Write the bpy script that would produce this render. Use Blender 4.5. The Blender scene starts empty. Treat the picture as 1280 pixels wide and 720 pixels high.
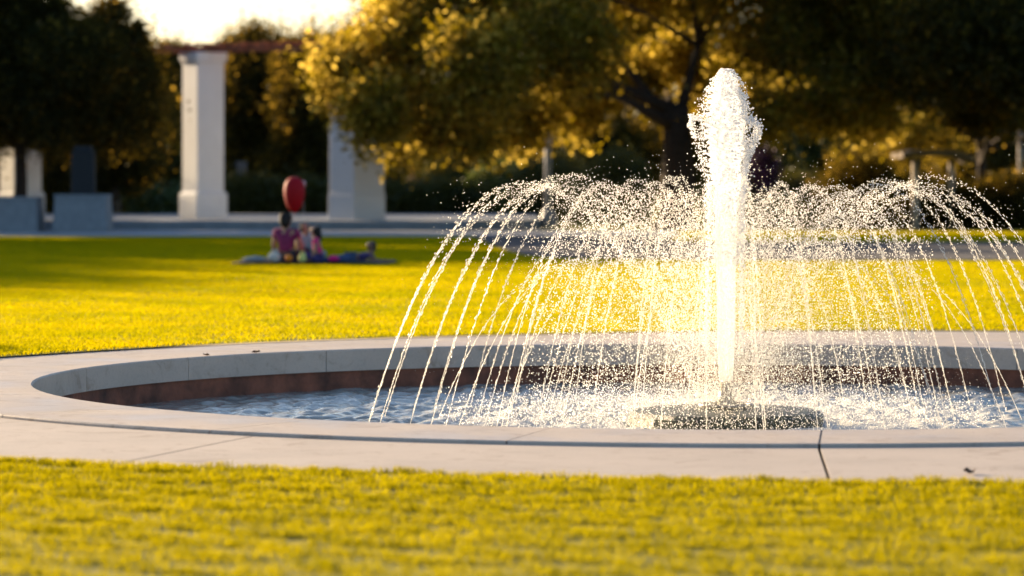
import bpy, bmesh, math, random
import numpy as np
from mathutils import Vector, Matrix
R = math.radians
PI = math.pi
sc = bpy.context.scene
COL = sc.collection
# ---------------------------------------------------------------- camera model
F, YH, CH = 4200.0, 220.0, 1.56      # focal length in photo pixels, horizon row, eye height
def G(x, y, z=0.0):
    """point of the level z seen at photo pixel x, y"""
    D = F * (CH - z) / (y - YH)
    return Vector(((x - 640) / F * D, D, z))
def A(x, y, D):
    return Vector(((x - 640) / F * D, D, CH - (y - YH) / F * D))
SUN_AZ, SUN_EL = R(40), R(12)        # to the left of the view axis, low, ahead of the camera
# ---------------------------------------------------------------- helpers
def tag(o, label=None, cat=None, group=None, kind=None):
    if label: o['label'] = label
    if cat: o['category'] = cat
    if group: o['group'] = group
    if kind: o['kind'] = kind
    return o
def link(name, me, mat, parent=None, loc=None):
    o = bpy.data.objects.new(name, me); COL.objects.link(o)
    if mat is not None and me is not None:
        for m in (mat if isinstance(mat, (list, tuple)) else [mat]): me.materials.append(m)
    if parent is not None: o.parent = parent
    if loc is not None: o.location = loc
    return o
def empty(name, loc, rz=0.0):
    o = bpy.data.objects.new(name, None); COL.objects.link(o)
    o.location = loc; o.rotation_euler = (0, 0, rz); o.empty_display_size = 0.2
    return o
def mesh_np(name, verts, faces, smooth=False, k=None):
    """verts Nx3, faces MxK numpy"""
    me = bpy.data.meshes.new(name)
    verts = np.ascontiguousarray(verts, dtype=np.float32)
    faces = np.ascontiguousarray(faces, dtype=np.int32)
    k = faces.shape[1]; n = faces.shape[0]
    me.vertices.add(len(verts)); me.vertices.foreach_set('co', verts.ravel())
    me.loops.add(n * k); me.loops.foreach_set('vertex_index', faces.ravel())
    me.polygons.add(n)
    me.polygons.foreach_set('loop_start', np.arange(0, n * k, k, dtype=np.int32))
    try: me.polygons.foreach_set('loop_total', np.full(n, k, dtype=np.int32))
    except Exception: pass
    if smooth: me.polygons.foreach_set('use_smooth', np.ones(n, dtype=bool))
    me.update(); me.validate()
    return me
def bm_done(bm, name, mat, parent=None, bevel=0.0, smooth=False, loc=None):
    bmesh.ops.recalc_face_normals(bm, faces=bm.faces)
    me = bpy.data.meshes.new(name); bm.to_mesh(me); bm.free()
    if smooth:
        for p in me.polygons: p.use_smooth = True
    o = link(name, me, mat, parent, loc)
    if bevel:
        b = o.modifiers.new('bevel', 'BEVEL'); b.width = bevel; b.segments = 2; b.limit_method = 'ANGLE'
    return o
def add_box(bm, lo, hi, rz=0.0, org=(0, 0), taper=1.0):
    vs = []
    cx, cy = (lo[0] + hi[0]) / 2, (lo[1] + hi[1]) / 2
    for z in (0, 1):
        t = 1.0 if z == 0 else taper
        for (i, j) in ((0, 0), (1, 0), (1, 1), (0, 1)):
            x = cx + ((hi if i else lo)[0] - cx) * t; y = cy + ((hi if j else lo)[1] - cy) * t
            if rz:
                dx, dy = x - org[0], y - org[1]
                x = org[0] + dx * math.cos(rz) - dy * math.sin(rz); y = org[1] + dx * math.sin(rz) + dy * math.cos(rz)
            vs.append(bm.verts.new((x, y, (hi if z else lo)[2])))
    for f in ((3, 2, 1, 0), (4, 5, 6, 7), (0, 1, 5, 4), (1, 2, 6, 5), (2, 3, 7, 6), (3, 0, 4, 7)):
        bm.faces.new([vs[i] for i in f])
def add_tube(bm, pts, rad, n=8, cap=True):
    rings = []
    pts = [Vector(p) for p in pts]
    for i, p in enumerate(pts):
        d = (pts[min(i + 1, len(pts) - 1)] - pts[max(i - 1, 0)]).normalized()
        a = d.cross(Vector((0, 0, 1)))
        if a.length < 0.05: a = d.cross(Vector((0, 1, 0)))
        a.normalize(); b = d.cross(a).normalized()
        r = rad[i] if isinstance(rad, (list, tuple)) else rad
        rings.append([bm.verts.new(p + (a * math.cos(2 * PI * k / n) + b * math.sin(2 * PI * k / n)) * r) for k in range(n)])
    for i in range(len(rings) - 1):
        for k in range(n):
            bm.faces.new((rings[i][k], rings[i][(k + 1) % n], rings[i + 1][(k + 1) % n], rings[i + 1][k]))
    if cap:
        bm.faces.new(rings[0][::-1]); bm.faces.new(rings[-1])
def add_lathe(bm, prof, c=(0, 0, 0), n=24, sx=1.0, sy=1.0):
    rings = []
    for r, z in prof:
        if r < 1e-5: rings.append([bm.verts.new((c[0], c[1], c[2] + z))])
        else: rings.append([bm.verts.new((c[0] + sx * r * math.cos(2 * PI * k / n), c[1] + sy * r * math.sin(2 * PI * k / n), c[2] + z)) for k in range(n)])
    for a, b in zip(rings[:-1], rings[1:]):
        for k in range(n):
            k2 = (k + 1) % n
            if len(a) == 1 and len(b) == 1: continue
            if len(a) == 1: bm.faces.new((a[0], b[k2], b[k]))
            elif len(b) == 1: bm.faces.new((a[k], a[k2], b[0]))
            else: bm.faces.new((a[k], a[k2], b[k2], b[k]))
# ---------------------------------------------------------------- materials
def new_mat(name):
    m = bpy.data.materials.new(name); m.use_nodes = True
    nt = m.node_tree; nt.nodes.clear()
    return m, nt, nt.nodes.new('ShaderNodeOutputMaterial')
def ramp(nt, fac, stops):
    r = nt.nodes.new('ShaderNodeValToRGB')
    while len(r.color_ramp.elements) < len(stops): r.color_ramp.elements.new(0.5)
    for e, (p, c) in zip(r.color_ramp.elements, stops):
        e.position = p; e.color = (*c, 1) if len(c) == 3 else c
    nt.links.new(fac, r.inputs[0]); return r.outputs[0]
def noise(nt, scale, detail=4, rough=0.6, vec=None, dist=0.0):
    n = nt.nodes.new('ShaderNodeTexNoise'); n.inputs['Scale'].default_value = scale
    n.inputs['Detail'].default_value = detail; n.inputs['Roughness'].default_value = rough
    n.inputs['Distortion'].default_value = dist
    if vec is None:
        g = nt.nodes.new('ShaderNodeNewGeometry'); vec = g.outputs['Position']
    nt.links.new(vec, n.inputs['Vector']); return n.outputs['Fac']
def solid(name, c, rough=0.6, var=0.25, scale=6.0, bump=0.0, metal=0.0, spec=0.5, coat=0.0):
    m, nt, out = new_mat(name)
    p = nt.nodes.new('ShaderNodeBsdfPrincipled')
    f = noise(nt, scale)
    lo = tuple(v * (1 - var) for v in c); hi = tuple(min(1, v * (1 + var)) for v in c)
    nt.links.new(ramp(nt, f, [(0.3, lo), (0.7, hi)]), p.inputs['Base Color'])
    p.inputs['Roughness'].default_value = rough; p.inputs['Metallic'].default_value = metal
    p.inputs['Specular IOR Level'].default_value = spec; p.inputs['Coat Weight'].default_value = coat
    if bump:
        b = nt.nodes.new('ShaderNodeBump'); b.inputs['Strength'].default_value = bump; b.inputs['Distance'].default_value = 0.02
        nt.links.new(noise(nt, scale * 6), b.inputs['Height']); nt.links.new(b.outputs[0], p.inputs['Normal'])
    nt.links.new(p.outputs[0], out.inputs[0]); return m
def leaf_mat(name, c1, c2, t1, t2, tw=0.45, scale=2.5, gloss=0.08, spark=None):
    """two-sided leaf: diffuse c1..c2, light passing through t1..t2"""
    m, nt, out = new_mat(name)
    f = noise(nt, scale, 3, 0.7)
    d = nt.nodes.new('ShaderNodeBsdfDiffuse'); nt.links.new(ramp(nt, f, [(0.3, c1), (0.7, c2)]), d.inputs[0])
    t = nt.nodes.new('ShaderNodeBsdfTranslucent'); nt.links.new(ramp(nt, f, [(0.3, t1), (0.7, t2)]), t.inputs[0])
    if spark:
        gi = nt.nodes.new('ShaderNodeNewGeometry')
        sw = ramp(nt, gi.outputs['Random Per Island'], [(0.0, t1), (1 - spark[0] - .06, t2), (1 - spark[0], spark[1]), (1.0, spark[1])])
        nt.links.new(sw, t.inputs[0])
    mx = nt.nodes.new('ShaderNodeMixShader'); mx.inputs[0].default_value = tw
    nt.links.new(d.outputs[0], mx.inputs[1]); nt.links.new(t.outputs[0], mx.inputs[2])
    g = nt.nodes.new('ShaderNodeBsdfGlossy'); g.inputs['Roughness'].default_value = 0.45
    g.inputs[0].default_value = (0.9, 0.9, 0.8, 1)
    m2 = nt.nodes.new('ShaderNodeMixShader'); m2.inputs[0].default_value = gloss
    nt.links.new(mx.outputs[0], m2.inputs[1]); nt.links.new(g.outputs[0], m2.inputs[2])
    nt.links.new(m2.outputs[0], out.inputs[0]); return m
def concrete(name, c, rough=0.75, wet=False):
    m, nt, out = new_mat(name)
    p = nt.nodes.new('ShaderNodeBsdfPrincipled')
    f1 = noise(nt, 1.1, 6, 0.65); f2 = noise(nt, 45, 3, 0.7)
    a = ramp(nt, f1, [(0.3, tuple(v * 0.86 for v in c)), (0.55, c), (0.75, tuple(min(1, v * 1.06) for v in c))])
    b = ramp(nt, f2, [(0.25, (0.78, 0.78, 0.78)), (0.5, (1, 1, 1))])
    mx = nt.nodes.new('ShaderNodeMix'); mx.data_type = 'RGBA'; mx.blend_type = 'MULTIPLY'; mx.inputs[0].default_value = 0.7
    st = ramp(nt, noise(nt, 3.3, 7, 0.7, None, 1.5), [(0.34, (0.72, 0.66, 0.60)), (0.46, (1, 1, 1)), (0.62, (1, 1, 1)), (0.72, (0.88, 0.86, 0.84))])
    m3 = nt.nodes.new('ShaderNodeMix'); m3.data_type = 'RGBA'; m3.blend_type = 'MULTIPLY'; m3.inputs[0].default_value = 0.75
    nt.links.new(a, mx.inputs[6]); nt.links.new(b, mx.inputs[7]); nt.links.new(mx.outputs[2], m3.inputs[6]); nt.links.new(st, m3.inputs[7])
    nt.links.new(m3.outputs[2], p.inputs['Base Color'])
    if wet:
        nt.links.new(ramp(nt, noise(nt, 1.2, 4, 0.6), [(0.35, (0.4,) * 3), (0.6, (0.75,) * 3)]), p.inputs['Roughness'])
        p.inputs['Specular IOR Level'].default_value = 0.3
    else: p.inputs['Roughness'].default_value = rough
    bu = nt.nodes.new('ShaderNodeBump'); bu.inputs['Strength'].default_value = 0.25; bu.inputs['Distance'].default_value = 0.01
    nt.links.new(noise(nt, 60, 4), bu.inputs['Height']); nt.links.new(bu.outputs[0], p.inputs['Normal'])
    nt.links.new(p.outputs[0], out.inputs[0]); return m
M = {}
M['deck'] = concrete('deck_concrete', (0.54, 0.45, 0.37))
M['coping'] = concrete('coping_concrete', (0.57, 0.48, 0.40), wet=True)
M['joint'] = solid('joint_filler', (0.05, 0.045, 0.04))
M['brown'] = solid('basin_brown_tile', (0.19, 0.062, 0.032), 0.6, 0.65, 4, 0.3)
M['plinthstone'] = solid('wet_green_stone', (0.075, 0.075, 0.035), 0.3, 0.6, 14, 0.8)
M['steel'] = solid('nozzle_metal', (0.4, 0.36, 0.3), 0.3, 0.1, 8, metal=0.9)
M['white'] = solid('white_painted_stone', (0.74, 0.75, 0.78), 0.6, 0.05, 1.2, 0.1)
M['greystone'] = solid('grey_granite', (0.24, 0.25, 0.26), 0.7, 0.15, 5, 0.2)
M['palegrey'] = solid('pale_grey_concrete', (0.36, 0.37, 0.39), 0.8, 0.12, 2, 0.1)
M['asphalt'] = solid('asphalt', (0.052, 0.045, 0.046), 0.85, 0.2, 3, 0.3)
M['navy'] = solid('dark_navy_stone', (0.004, 0.005, 0.009), 0.6, 0.3, 6)
M['timber'] = solid('brown_timber', (0.30, 0.10, 0.045), 0.8, 0.35, 4)
M['bark'] = solid('bark', (0.034, 0.018, 0.009), 0.95, 0.4, 5, 0.8)
M['postgrey'] = solid('weathered_grey_post', (0.17, 0.16, 0.15), 0.85, 0.2, 6)
M['polegrey'] = solid('grey_painted_metal', (0.32, 0.33, 0.36), 0.45, 0.08, 5)
M['warmpale'] = solid('pale_sandstone', (0.55, 0.45, 0.36), 0.7, 0.12, 5)
M['sandroof'] = solid('weathered_sand_roof', (0.22, 0.17, 0.13), 0.85, 0.2, 3)
M['lampglass'] = solid('frosted_lantern', (0.6, 0.6, 0.58), 0.3, 0.05)
# foliage
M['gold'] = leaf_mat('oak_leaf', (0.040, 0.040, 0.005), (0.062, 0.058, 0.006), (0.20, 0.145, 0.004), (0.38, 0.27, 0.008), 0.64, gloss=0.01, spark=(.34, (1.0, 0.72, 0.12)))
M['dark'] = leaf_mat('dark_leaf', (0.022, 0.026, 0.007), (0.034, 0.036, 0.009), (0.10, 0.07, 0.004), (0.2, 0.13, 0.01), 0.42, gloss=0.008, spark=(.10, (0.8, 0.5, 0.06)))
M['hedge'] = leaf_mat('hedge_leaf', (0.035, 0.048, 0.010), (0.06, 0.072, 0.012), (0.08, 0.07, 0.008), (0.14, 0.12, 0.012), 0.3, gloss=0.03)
M['olive'] = leaf_mat('olive_leaf', (0.06, 0.055, 0.01), (0.085, 0.075, 0.012), (0.3, 0.2, 0.015), (0.5, 0.34, 0.02), 0.5, gloss=.01, spark=(.2, (0.9, 0.62, 0.08)))
M['green'] = leaf_mat('bright_shrub_leaf', (0.05, 0.075, 0.01), (0.075, 0.11, 0.015), (0.1, 0.13, 0.01), (0.2, 0.24, 0.02), 0.35)
M['purple'] = solid('purple_petal', (0.16, 0.06, 0.26), 0.7, 0.3, 12)
M['pink'] = solid('pink_petal', (0.62, 0.16, 0.14), 0.7, 0.25, 12)
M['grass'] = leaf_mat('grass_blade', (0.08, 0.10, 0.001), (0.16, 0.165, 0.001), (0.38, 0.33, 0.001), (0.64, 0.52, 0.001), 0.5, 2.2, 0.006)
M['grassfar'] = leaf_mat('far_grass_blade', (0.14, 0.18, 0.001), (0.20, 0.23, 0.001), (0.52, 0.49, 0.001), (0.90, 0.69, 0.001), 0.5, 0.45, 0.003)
M['turf'] = solid('turf_soil', (0.17, 0.155, 0.004), 0.95, 0.35, 1.2, 0.5)
# skin, clothes
M['skin'] = solid('skin', (0.42, 0.22, 0.14), 0.5, 0.06, 10)
M['skindark'] = solid('brown_skin', (0.20, 0.10, 0.065), 0.5, 0.06, 10)
M['hair'] = solid('dark_hair', (0.012, 0.007, 0.005), 0.75, 0.3, 40)
M['maroon'] = solid('maroon_cloth', (0.24, 0.025, 0.10), 0.9, 0.3, 14)
M['violet'] = solid('violet_band_cloth', (0.20, 0.10, 0.24), 0.9, 0.3, 20)
M['charcoal'] = solid('charcoal_cloth', (0.035, 0.033, 0.04), 0.9, 0.3, 10)
M['magenta'] = solid('magenta_cloth', (0.85, 0.015, 0.20), 0.85, 0.2, 12)
M['indigo'] = solid('indigo_cloth', (0.07, 0.05, 0.17), 0.9, 0.25, 12)
M['palecloth'] = solid('pale_grey_cloth', (0.30, 0.33, 0.34), 0.9, 0.15, 10)
M['denim'] = solid('blue_denim', (0.07, 0.11, 0.22), 0.9, 0.25, 14)
M['whitecloth'] = solid('off_white_cloth', (0.72, 0.66, 0.56), 0.9, 0.12, 14)
M['blanket'] = solid('dark_blanket', (0.022, 0.022, 0.032), 0.95, 0.4, 9, 0.4)
M['orange'] = solid('orange_plastic', (0.9, 0.24, 0.005), 0.7, 0.08, 10)
M['lemon'] = solid('pale_yellow_cloth', (0.80, 0.74, 0.22), 0.8, 0.12, 14)
M['red'] = solid('red_balloon_rubber', (0.40, 0.002, 0.010), 0.65, 0.05, 5, coat=0.0, spec=.25)
M['rose'] = solid('pale_pink_balloon_rubber', (0.75, 0.36, 0.36), 0.25, 0.05, 5, coat=0.5)
M['ribbon'] = solid('white_ribbon', (0.6, 0.6, 0.6), 0.5, 0.05)
M['teal'] = solid('teal_paint', (0.01, 0.16, 0.2), 0.5, 0.1)
M['bluepaint'] = solid('navy_paint', (0.03, 0.04, 0.13), 0.5, 0.1)
M['redroof'] = solid('dull_red_paint', (0.25, 0.03, 0.02), 0.6, 0.1)
M['litter'] = solid('dry_leaf_brown', (0.09, 0.045, 0.02), 0.8, 0.3, 60)
# droplets: white, bright on the side the light comes through
m, nt, out = new_mat('water_droplet')
d = nt.nodes.new('ShaderNodeBsdfDiffuse'); d.inputs[0].default_value = (0.99, 0.99, 0.99, 1)
t = nt.nodes.new('ShaderNodeBsdfTranslucent'); t.inputs[0].default_value = (1.0, 0.98, 0.93, 1)
g = nt.nodes.new('ShaderNodeBsdfGlossy'); g.inputs['Roughness'].default_value = 0.2
a = nt.nodes.new('ShaderNodeMixShader'); a.inputs[0].default_value = 0.88
b = nt.nodes.new('ShaderNodeMixShader'); b.inputs[0].default_value = 0.08
nt.links.new(d.outputs[0], a.inputs[1]); nt.links.new(t.outputs[0], a.inputs[2])
nt.links.new(a.outputs[0], b.inputs[1]); nt.links.new(g.outputs[0], b.inputs[2]); nt.links.new(b.outputs[0], out.inputs[0])
M['drop'] = m
m, nt, out = new_mat('aerated_water'); p = nt.nodes.new('ShaderNodeBsdfPrincipled')
p.inputs['Base Color'].default_value = (.99, .985, .97, 1); p.inputs['Roughness'].default_value = .35; p.inputs['IOR'].default_value = 1.33
p.inputs['Subsurface Weight'].default_value = 1.0; p.inputs['Subsurface Radius'].default_value = (1, .98, .94); p.inputs['Subsurface Scale'].default_value = .25
nt.links.new(p.outputs[0], out.inputs[0]); M['froth'] = m
m, nt, out = new_mat('plume_water')
d = nt.nodes.new('ShaderNodeBsdfDiffuse'); d.inputs[0].default_value = (1, 1, 1, 1)
t = nt.nodes.new('ShaderNodeBsdfTranslucent'); t.inputs[0].default_value = (1.0, 1.0, 1.0, 1)
a = nt.nodes.new('ShaderNodeMixShader'); a.inputs[0].default_value = 0.9
nt.links.new(d.outputs[0], a.inputs[1]); nt.links.new(t.outputs[0], a.inputs[2]); nt.links.new(a.outputs[0], out.inputs[0])
M['plume'] = m
# ---------------------------------------------------------------- pool
PC = Vector((1.63, 25.6, 0)); PR = 5.23; COPE = 6.30; WZ = -0.334
# pool water
m, nt, out = new_mat('pool_water')
p = nt.nodes.new('ShaderNodeBsdfPrincipled')
p.inputs['Base Color'].default_value = (0.32, 0.31, 0.27, 1); p.inputs['Roughness'].default_value = 0.07
p.inputs['IOR'].default_value = 1.33
geo = nt.nodes.new('ShaderNodeNewGeometry')
bu = nt.nodes.new('ShaderNodeBump'); bu.inputs['Strength'].default_value = 0.6; bu.inputs['Distance'].default_value = 0.02
nt.links.new(noise(nt, 14, 3, 0.55, geo.outputs['Position'], 0.6), bu.inputs['Height']); nt.links.new(bu.outputs[0], p.inputs['Normal'])
foam = nt.nodes.new('ShaderNodeBsdfDiffuse'); foam.inputs[0].default_value = (0.72, 0.70, 0.64, 1)
sub = nt.nodes.new('ShaderNodeVectorMath'); sub.operation = 'DISTANCE'; sub.inputs[1].default_value = (PC.x + .1, PC.y + 1.0, WZ)
nt.links.new(geo.outputs['Position'], sub.inputs[0])
mr = nt.nodes.new('ShaderNodeMapRange'); mr.inputs[1].default_value = 0.6; mr.inputs[2].default_value = 4.2
mr.inputs[3].default_value = 0.75; mr.inputs[4].default_value = 0.0
nt.links.new(sub.outputs['Value'], mr.inputs[0])
ad = nt.nodes.new('ShaderNodeMath'); ad.operation = 'ADD'
nt.links.new(mr.outputs[0], ad.inputs[0]); nt.links.new(noise(nt, 9, 6, 0.75), ad.inputs[1])
fm = ramp(nt, ad.outputs[0], [(0.82, (0, 0, 0)), (1.05, (1, 1, 1))])
mx = nt.nodes.new('ShaderNodeMixShader'); nt.links.new(fm, mx.inputs[0])
nt.links.new(p.outputs[0], mx.inputs[1]); nt.links.new(foam.outputs[0], mx.inputs[2]); nt.links.new(mx.outputs[0], out.inputs[0])
M['water'] = m
rng = np.random.default_rng(5)
nr, na = 260, 620
rr = np.linspace(0.02, PR + 0.05, nr); aa = np.linspace(0, 2 * PI, na, endpoint=False)
RR, AA = np.meshgrid(rr, aa, indexing='ij')
X = PC.x + RR * np.cos(AA); Y = PC.y + RR * np.sin(AA)
Z = np.zeros_like(X)
for i in range(46):
    lam = 10 ** rng.uniform(math.log10(0.11), math.log10(0.6)); k = 2 * PI / lam; th = rng.uniform(0, 2 * PI)
    Z += 0.0078 * lam * np.sin(k * (X * math.cos(th) + Y * math.sin(th)) + rng.uniform(0, 6.28))
for i in range(26):                                     # ring waves where the jets land
    th = rng.uniform(0, 2 * PI); cx, cy = PC.x + 2.75 * math.cos(th), PC.y + 2.75 * math.sin(th)
    dd = np.hypot(X - cx, Y - cy); Z += 0.006 * np.sin(dd * 34 + i) * np.exp(-dd * 1.5)
calm = np.clip((X - (PC.x - 5.3)) / 2.0, 0.12, 1.0)
Z = Z * calm * np.clip((PR + 0.1 - RR) / 0.3, 0.3, 1) + WZ
V = np.stack([X, Y, Z], -1).reshape(-1, 3)
i, j = np.meshgrid(np.arange(nr - 1), np.arange(na), indexing='ij'); j2 = (j + 1) % na
Fc = np.stack([i * na + j, (i + 1) * na + j, (i + 1) * na + j2, i * na + j2], -1).reshape(-1, 4)
o = link('water', mesh_np('water', V, Fc, True), M['water'])
tag(o, 'rippling pool water with white foam round the fountain jets', kind='structure')
# fountain: coping, wall, plinth, nozzles
fount = empty('fountain', (PC.x, PC.y, 0))
tag(fount, 'round sunken fountain basin with pale concrete coping and dark brown inner wall', 'fountain')
def ring_profile(prof, a0, a1, n, c=(0, 0), sh=(0, 0)):
    """revolve a closed profile (r, z) from angle a0 to a1"""
    bm = bmesh.new(); rings = []
    for k in range(n + 1):
        a = a0 + (a1 - a0) * k / n
        sk = sh[0] + (sh[1] - sh[0]) * k / n
        rings.append([bm.verts.new((c[0] + r * math.cos(a + sk * (r - PR)), c[1] + r * math.sin(a + sk * (r - PR)), z)) for r, z in prof])
    m_ = len(prof)
    for k in range(n):
        for q in range(m_):
            bm.faces.new((rings[k][q], rings[k][(q + 1) % m_], rings[k + 1][(q + 1) % m_], rings[k + 1][q]))
    bm.faces.new(rings[0][::-1]); bm.faces.new(rings[-1]); return bm
cop_prof = [(PR + .012, 0.022), (COPE - .008, 0.022), (COPE, 0.014), (COPE, -0.17), (PR, -0.17), (PR, 0.010)]
for s in range(20):
    a0 = R(128.7 + 18 * s); g_ = (0.008 if s == 8 else 0.004) / PR
    bm = ring_profile(cop_prof, a0 + g_, a0 + R(18) - g_, 14, (0, 0), (R(-1.4) if s == 8 else 0, R(-1.4) if s == 7 else 0))
    bm_done(bm, 'coping', M['coping'], fount)
bm = ring_profile([(PR + .02, .019), (COPE - .02, .019), (COPE - .02, -.15), (PR + .02, -.15)], 0, 2 * PI - .001, 180)
bm_done(bm, 'joint_filler', M['joint'], fount)
bm = bmesh.new(); add_lathe(bm, [(PR + .03, -0.172), (PR + .03, -0.9), (PR + 1.0, -0.9), (PR + 1.0, -0.172), (PR + .03, -0.172)], n=180)
bm_done(bm, 'basin_wall', M['brown'], fount, smooth=False)
bm = bmesh.new(); add_lathe(bm, [(0, -0.9), (0.74, -0.9), (0.745, -0.26), (0.71, -0.228), (0.62, -0.215), (0.13, -0.20), (0, -0.20)], n=72)
bm_done(bm, 'plinth', M['plinthstone'], fount)
bm = bmesh.new(); add_lathe(bm, [(0.07, -0.205), (0.06, -0.12), (0.045, -0.08), (0.04, -0.01), (0.03, -0.01), (0.03, -0.03), (0, -0.03)], n=24)
bm_done(bm, 'centre_nozzle', M['steel'], fount)
bm = ring_profile([(0.20 + .016 * math.cos(t), -0.185 + .016 * math.sin(t)) for t in np.linspace(0, 2 * PI, 9)[:-1]], 0, 2 * PI - 0.001, 40)
bm_done(bm, 'nozzle_ring', M['steel'], fount, smooth=True)
# ---------------------------------------------------------------- deck (polar sheet, varying outer radius)
ang = [0, 33, 66.7, 84, 103, 125, 140, 153, 175, 200, 222, 237, 247, 258, 276.6, 300, 330, 360]
rad = [8.9, 9.1, 8.75, 8.05, 7.38, 6.98, 6.74, 6.78, 7.2, 8.05, 8.45, 8.50, 8.36, 8.36, 8.70, 8.8, 8.8, 8.9]
def outer(a):
    return float(np.interp(math.degrees(a) % 360, ang, rad))
def outer_s(a):
    return sum(outer(a + R(d)) for d in (-8, -4, 0, 4, 8)) / 5
DZ = 0.0
def deck_sector(i0, o0, i1, o1, n):
    bm = bmesh.new(); prev = None; gap = 0.009
    for k in range(n + 1):
        u = k / n; ai = i0 + (i1 - i0) * u; ao = o0 + (o1 - o0) * u
        if k == 0: ai += gap / COPE; ao += gap / 8
        if k == n: ai -= gap / COPE; ao -= gap / 8
        ro = outer_s(ao); ri = COPE + 0.002
        pts = [(ri, ai, -0.12), (ri, ai, DZ), (ro, ao, DZ), (ro + .004, ao, -0.12)]
        cur = [bm.verts.new((PC.x + r * math.cos(a), PC.y + r * math.sin(a), z)) for r, a, z in pts]
        if prev:
            for q in range(4):
                bm.faces.new((prev[q], prev[(q + 1) % 4], cur[(q + 1) % 4], cur[q]))
        else: bm.faces.new(cur[::-1])
        prev = cur
    bm.faces.new(prev); return bm
js = [(239.7, 243.0), (271.2, 269.9), (306, 307), (340, 341), (370, 371), (402, 402), (435, 436), (470, 470), (500, 500), (535, 534), (567, 568), (599.7, 603.0)]
bmall = bmesh.new()
for (a, b), (c, d) in zip(js[:-1], js[1:]):
    bm = deck_sector(R(a), R(b), R(c), R(d), 26)
    me = bpy.data.meshes.new('tmp'); bm.to_mesh(me); bm.free(); bmall.from_mesh(me); bpy.data.meshes.remove(me)
o = bm_done(bmall, 'pavement', M['deck']); tag(o, 'pale concrete pavement ringing the fountain basin with dark joints', kind='structure')
# ---------------------------------------------------------------- ground with a hole where the deck is
def ground_mesh():
    bm = bmesh.new(); n = 200
    inner, mid, far = [], [], []
    for k in range(n):
        a = 2 * PI * k / n; ro = outer_s(a) - 0.02
        inner.append(bm.verts.new((PC.x + ro * math.cos(a), PC.y + ro * math.sin(a), 0.012)))
        mid.append(bm.verts.new((PC.x + 14 * math.cos(a), PC.y + 14 * math.sin(a), 0.012)))
        far.append(bm.verts.new((PC.x + 3000 * math.cos(a), PC.y + 3000 * math.sin(a), 0.012)))
    for k in range(n):
        k2 = (k + 1) % n
        bm.faces.new((inner[k], mid[k], mid[k2], inner[k2])); bm.faces.new((mid[k], far[k], far[k2], mid[k2]))
    return bm
o = bm_done(ground_mesh(), 'ground', M['turf']); tag(o, 'flat park ground under the lawns reaching the horizon', kind='structure')
bm = bmesh.new(); add_lathe(bm, [(COPE - .3, -0.13), (9.2, -0.13), (9.2, -.16), (COPE - .3, -.16), (COPE - .3, -0.13)], c=(PC.x, PC.y, 0), n=90)
o = bm_done(bm, 'pavement_bed', M['joint']); tag(o, 'dark bedding seen in the pavement joints', kind='structure')
# road and plaza (sheets)
def sheet(name, pts, z, mat, label, th=0.0):
    bm = bmesh.new()
    top = [bm.verts.new((p[0], p[1], z)) for p in pts]
    bm.faces.new(top)
    if th:
        bot = [bm.verts.new((p[0], p[1], z - th)) for p in pts]
        for k in range(len(pts)):
            k2 = (k + 1) % len(pts); bm.faces.new((top[k], top[k2], bot[k2], bot[k]))
    bmesh.ops.triangulate(bm, faces=[f for f in bm.faces if len(f.verts) > 4])
    o = bm_done(bm, name, mat); tag(o, label, kind='structure'); return o
road_px = [(1700, 329), (1280, 328), (900, 327.5), (700, 325), (655, 321), (628, 313), (606, 304), (592, 297.2), (845, 297.2), (835, 302), (860, 304.5), (950, 305), (1280, 305), (1700, 305)]
road_pts = [G(x, y) for x, y in road_px]
sheet('road', road_pts, 0.05, M['asphalt'], 'grey asphalt path curving across the lawn behind the fountain', 0.05)
plaza = [(-30, 85.2), (9.5, 85.2), (9.5, 92), (9.5, 93.1), (-30, 93.1)]
sheet('plaza', [(-30, 85.2), (4.4, 85.2), (4.4, 93.1), (-30, 93.1)], 0.056, M['palegrey'], 'pale grey walkway in front of the colonnade step', 0.056)
sheet('terrace', [(-32, 93.1), (-1.2, 93.1), (-1.2, 95.5), (0.8, 97), (0.8, 112), (-32, 112)], 0.30, M['greystone'], 'low grey stone terrace carrying the white columns', 0.30)
sheet('terrace_edge', [(-32, 93.05), (-1.15, 93.05), (-1.15, 94.0), (-32, 94.0)], 0.325, M['palegrey'], 'pale stone nosing along the terrace step', 0.06)
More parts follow.
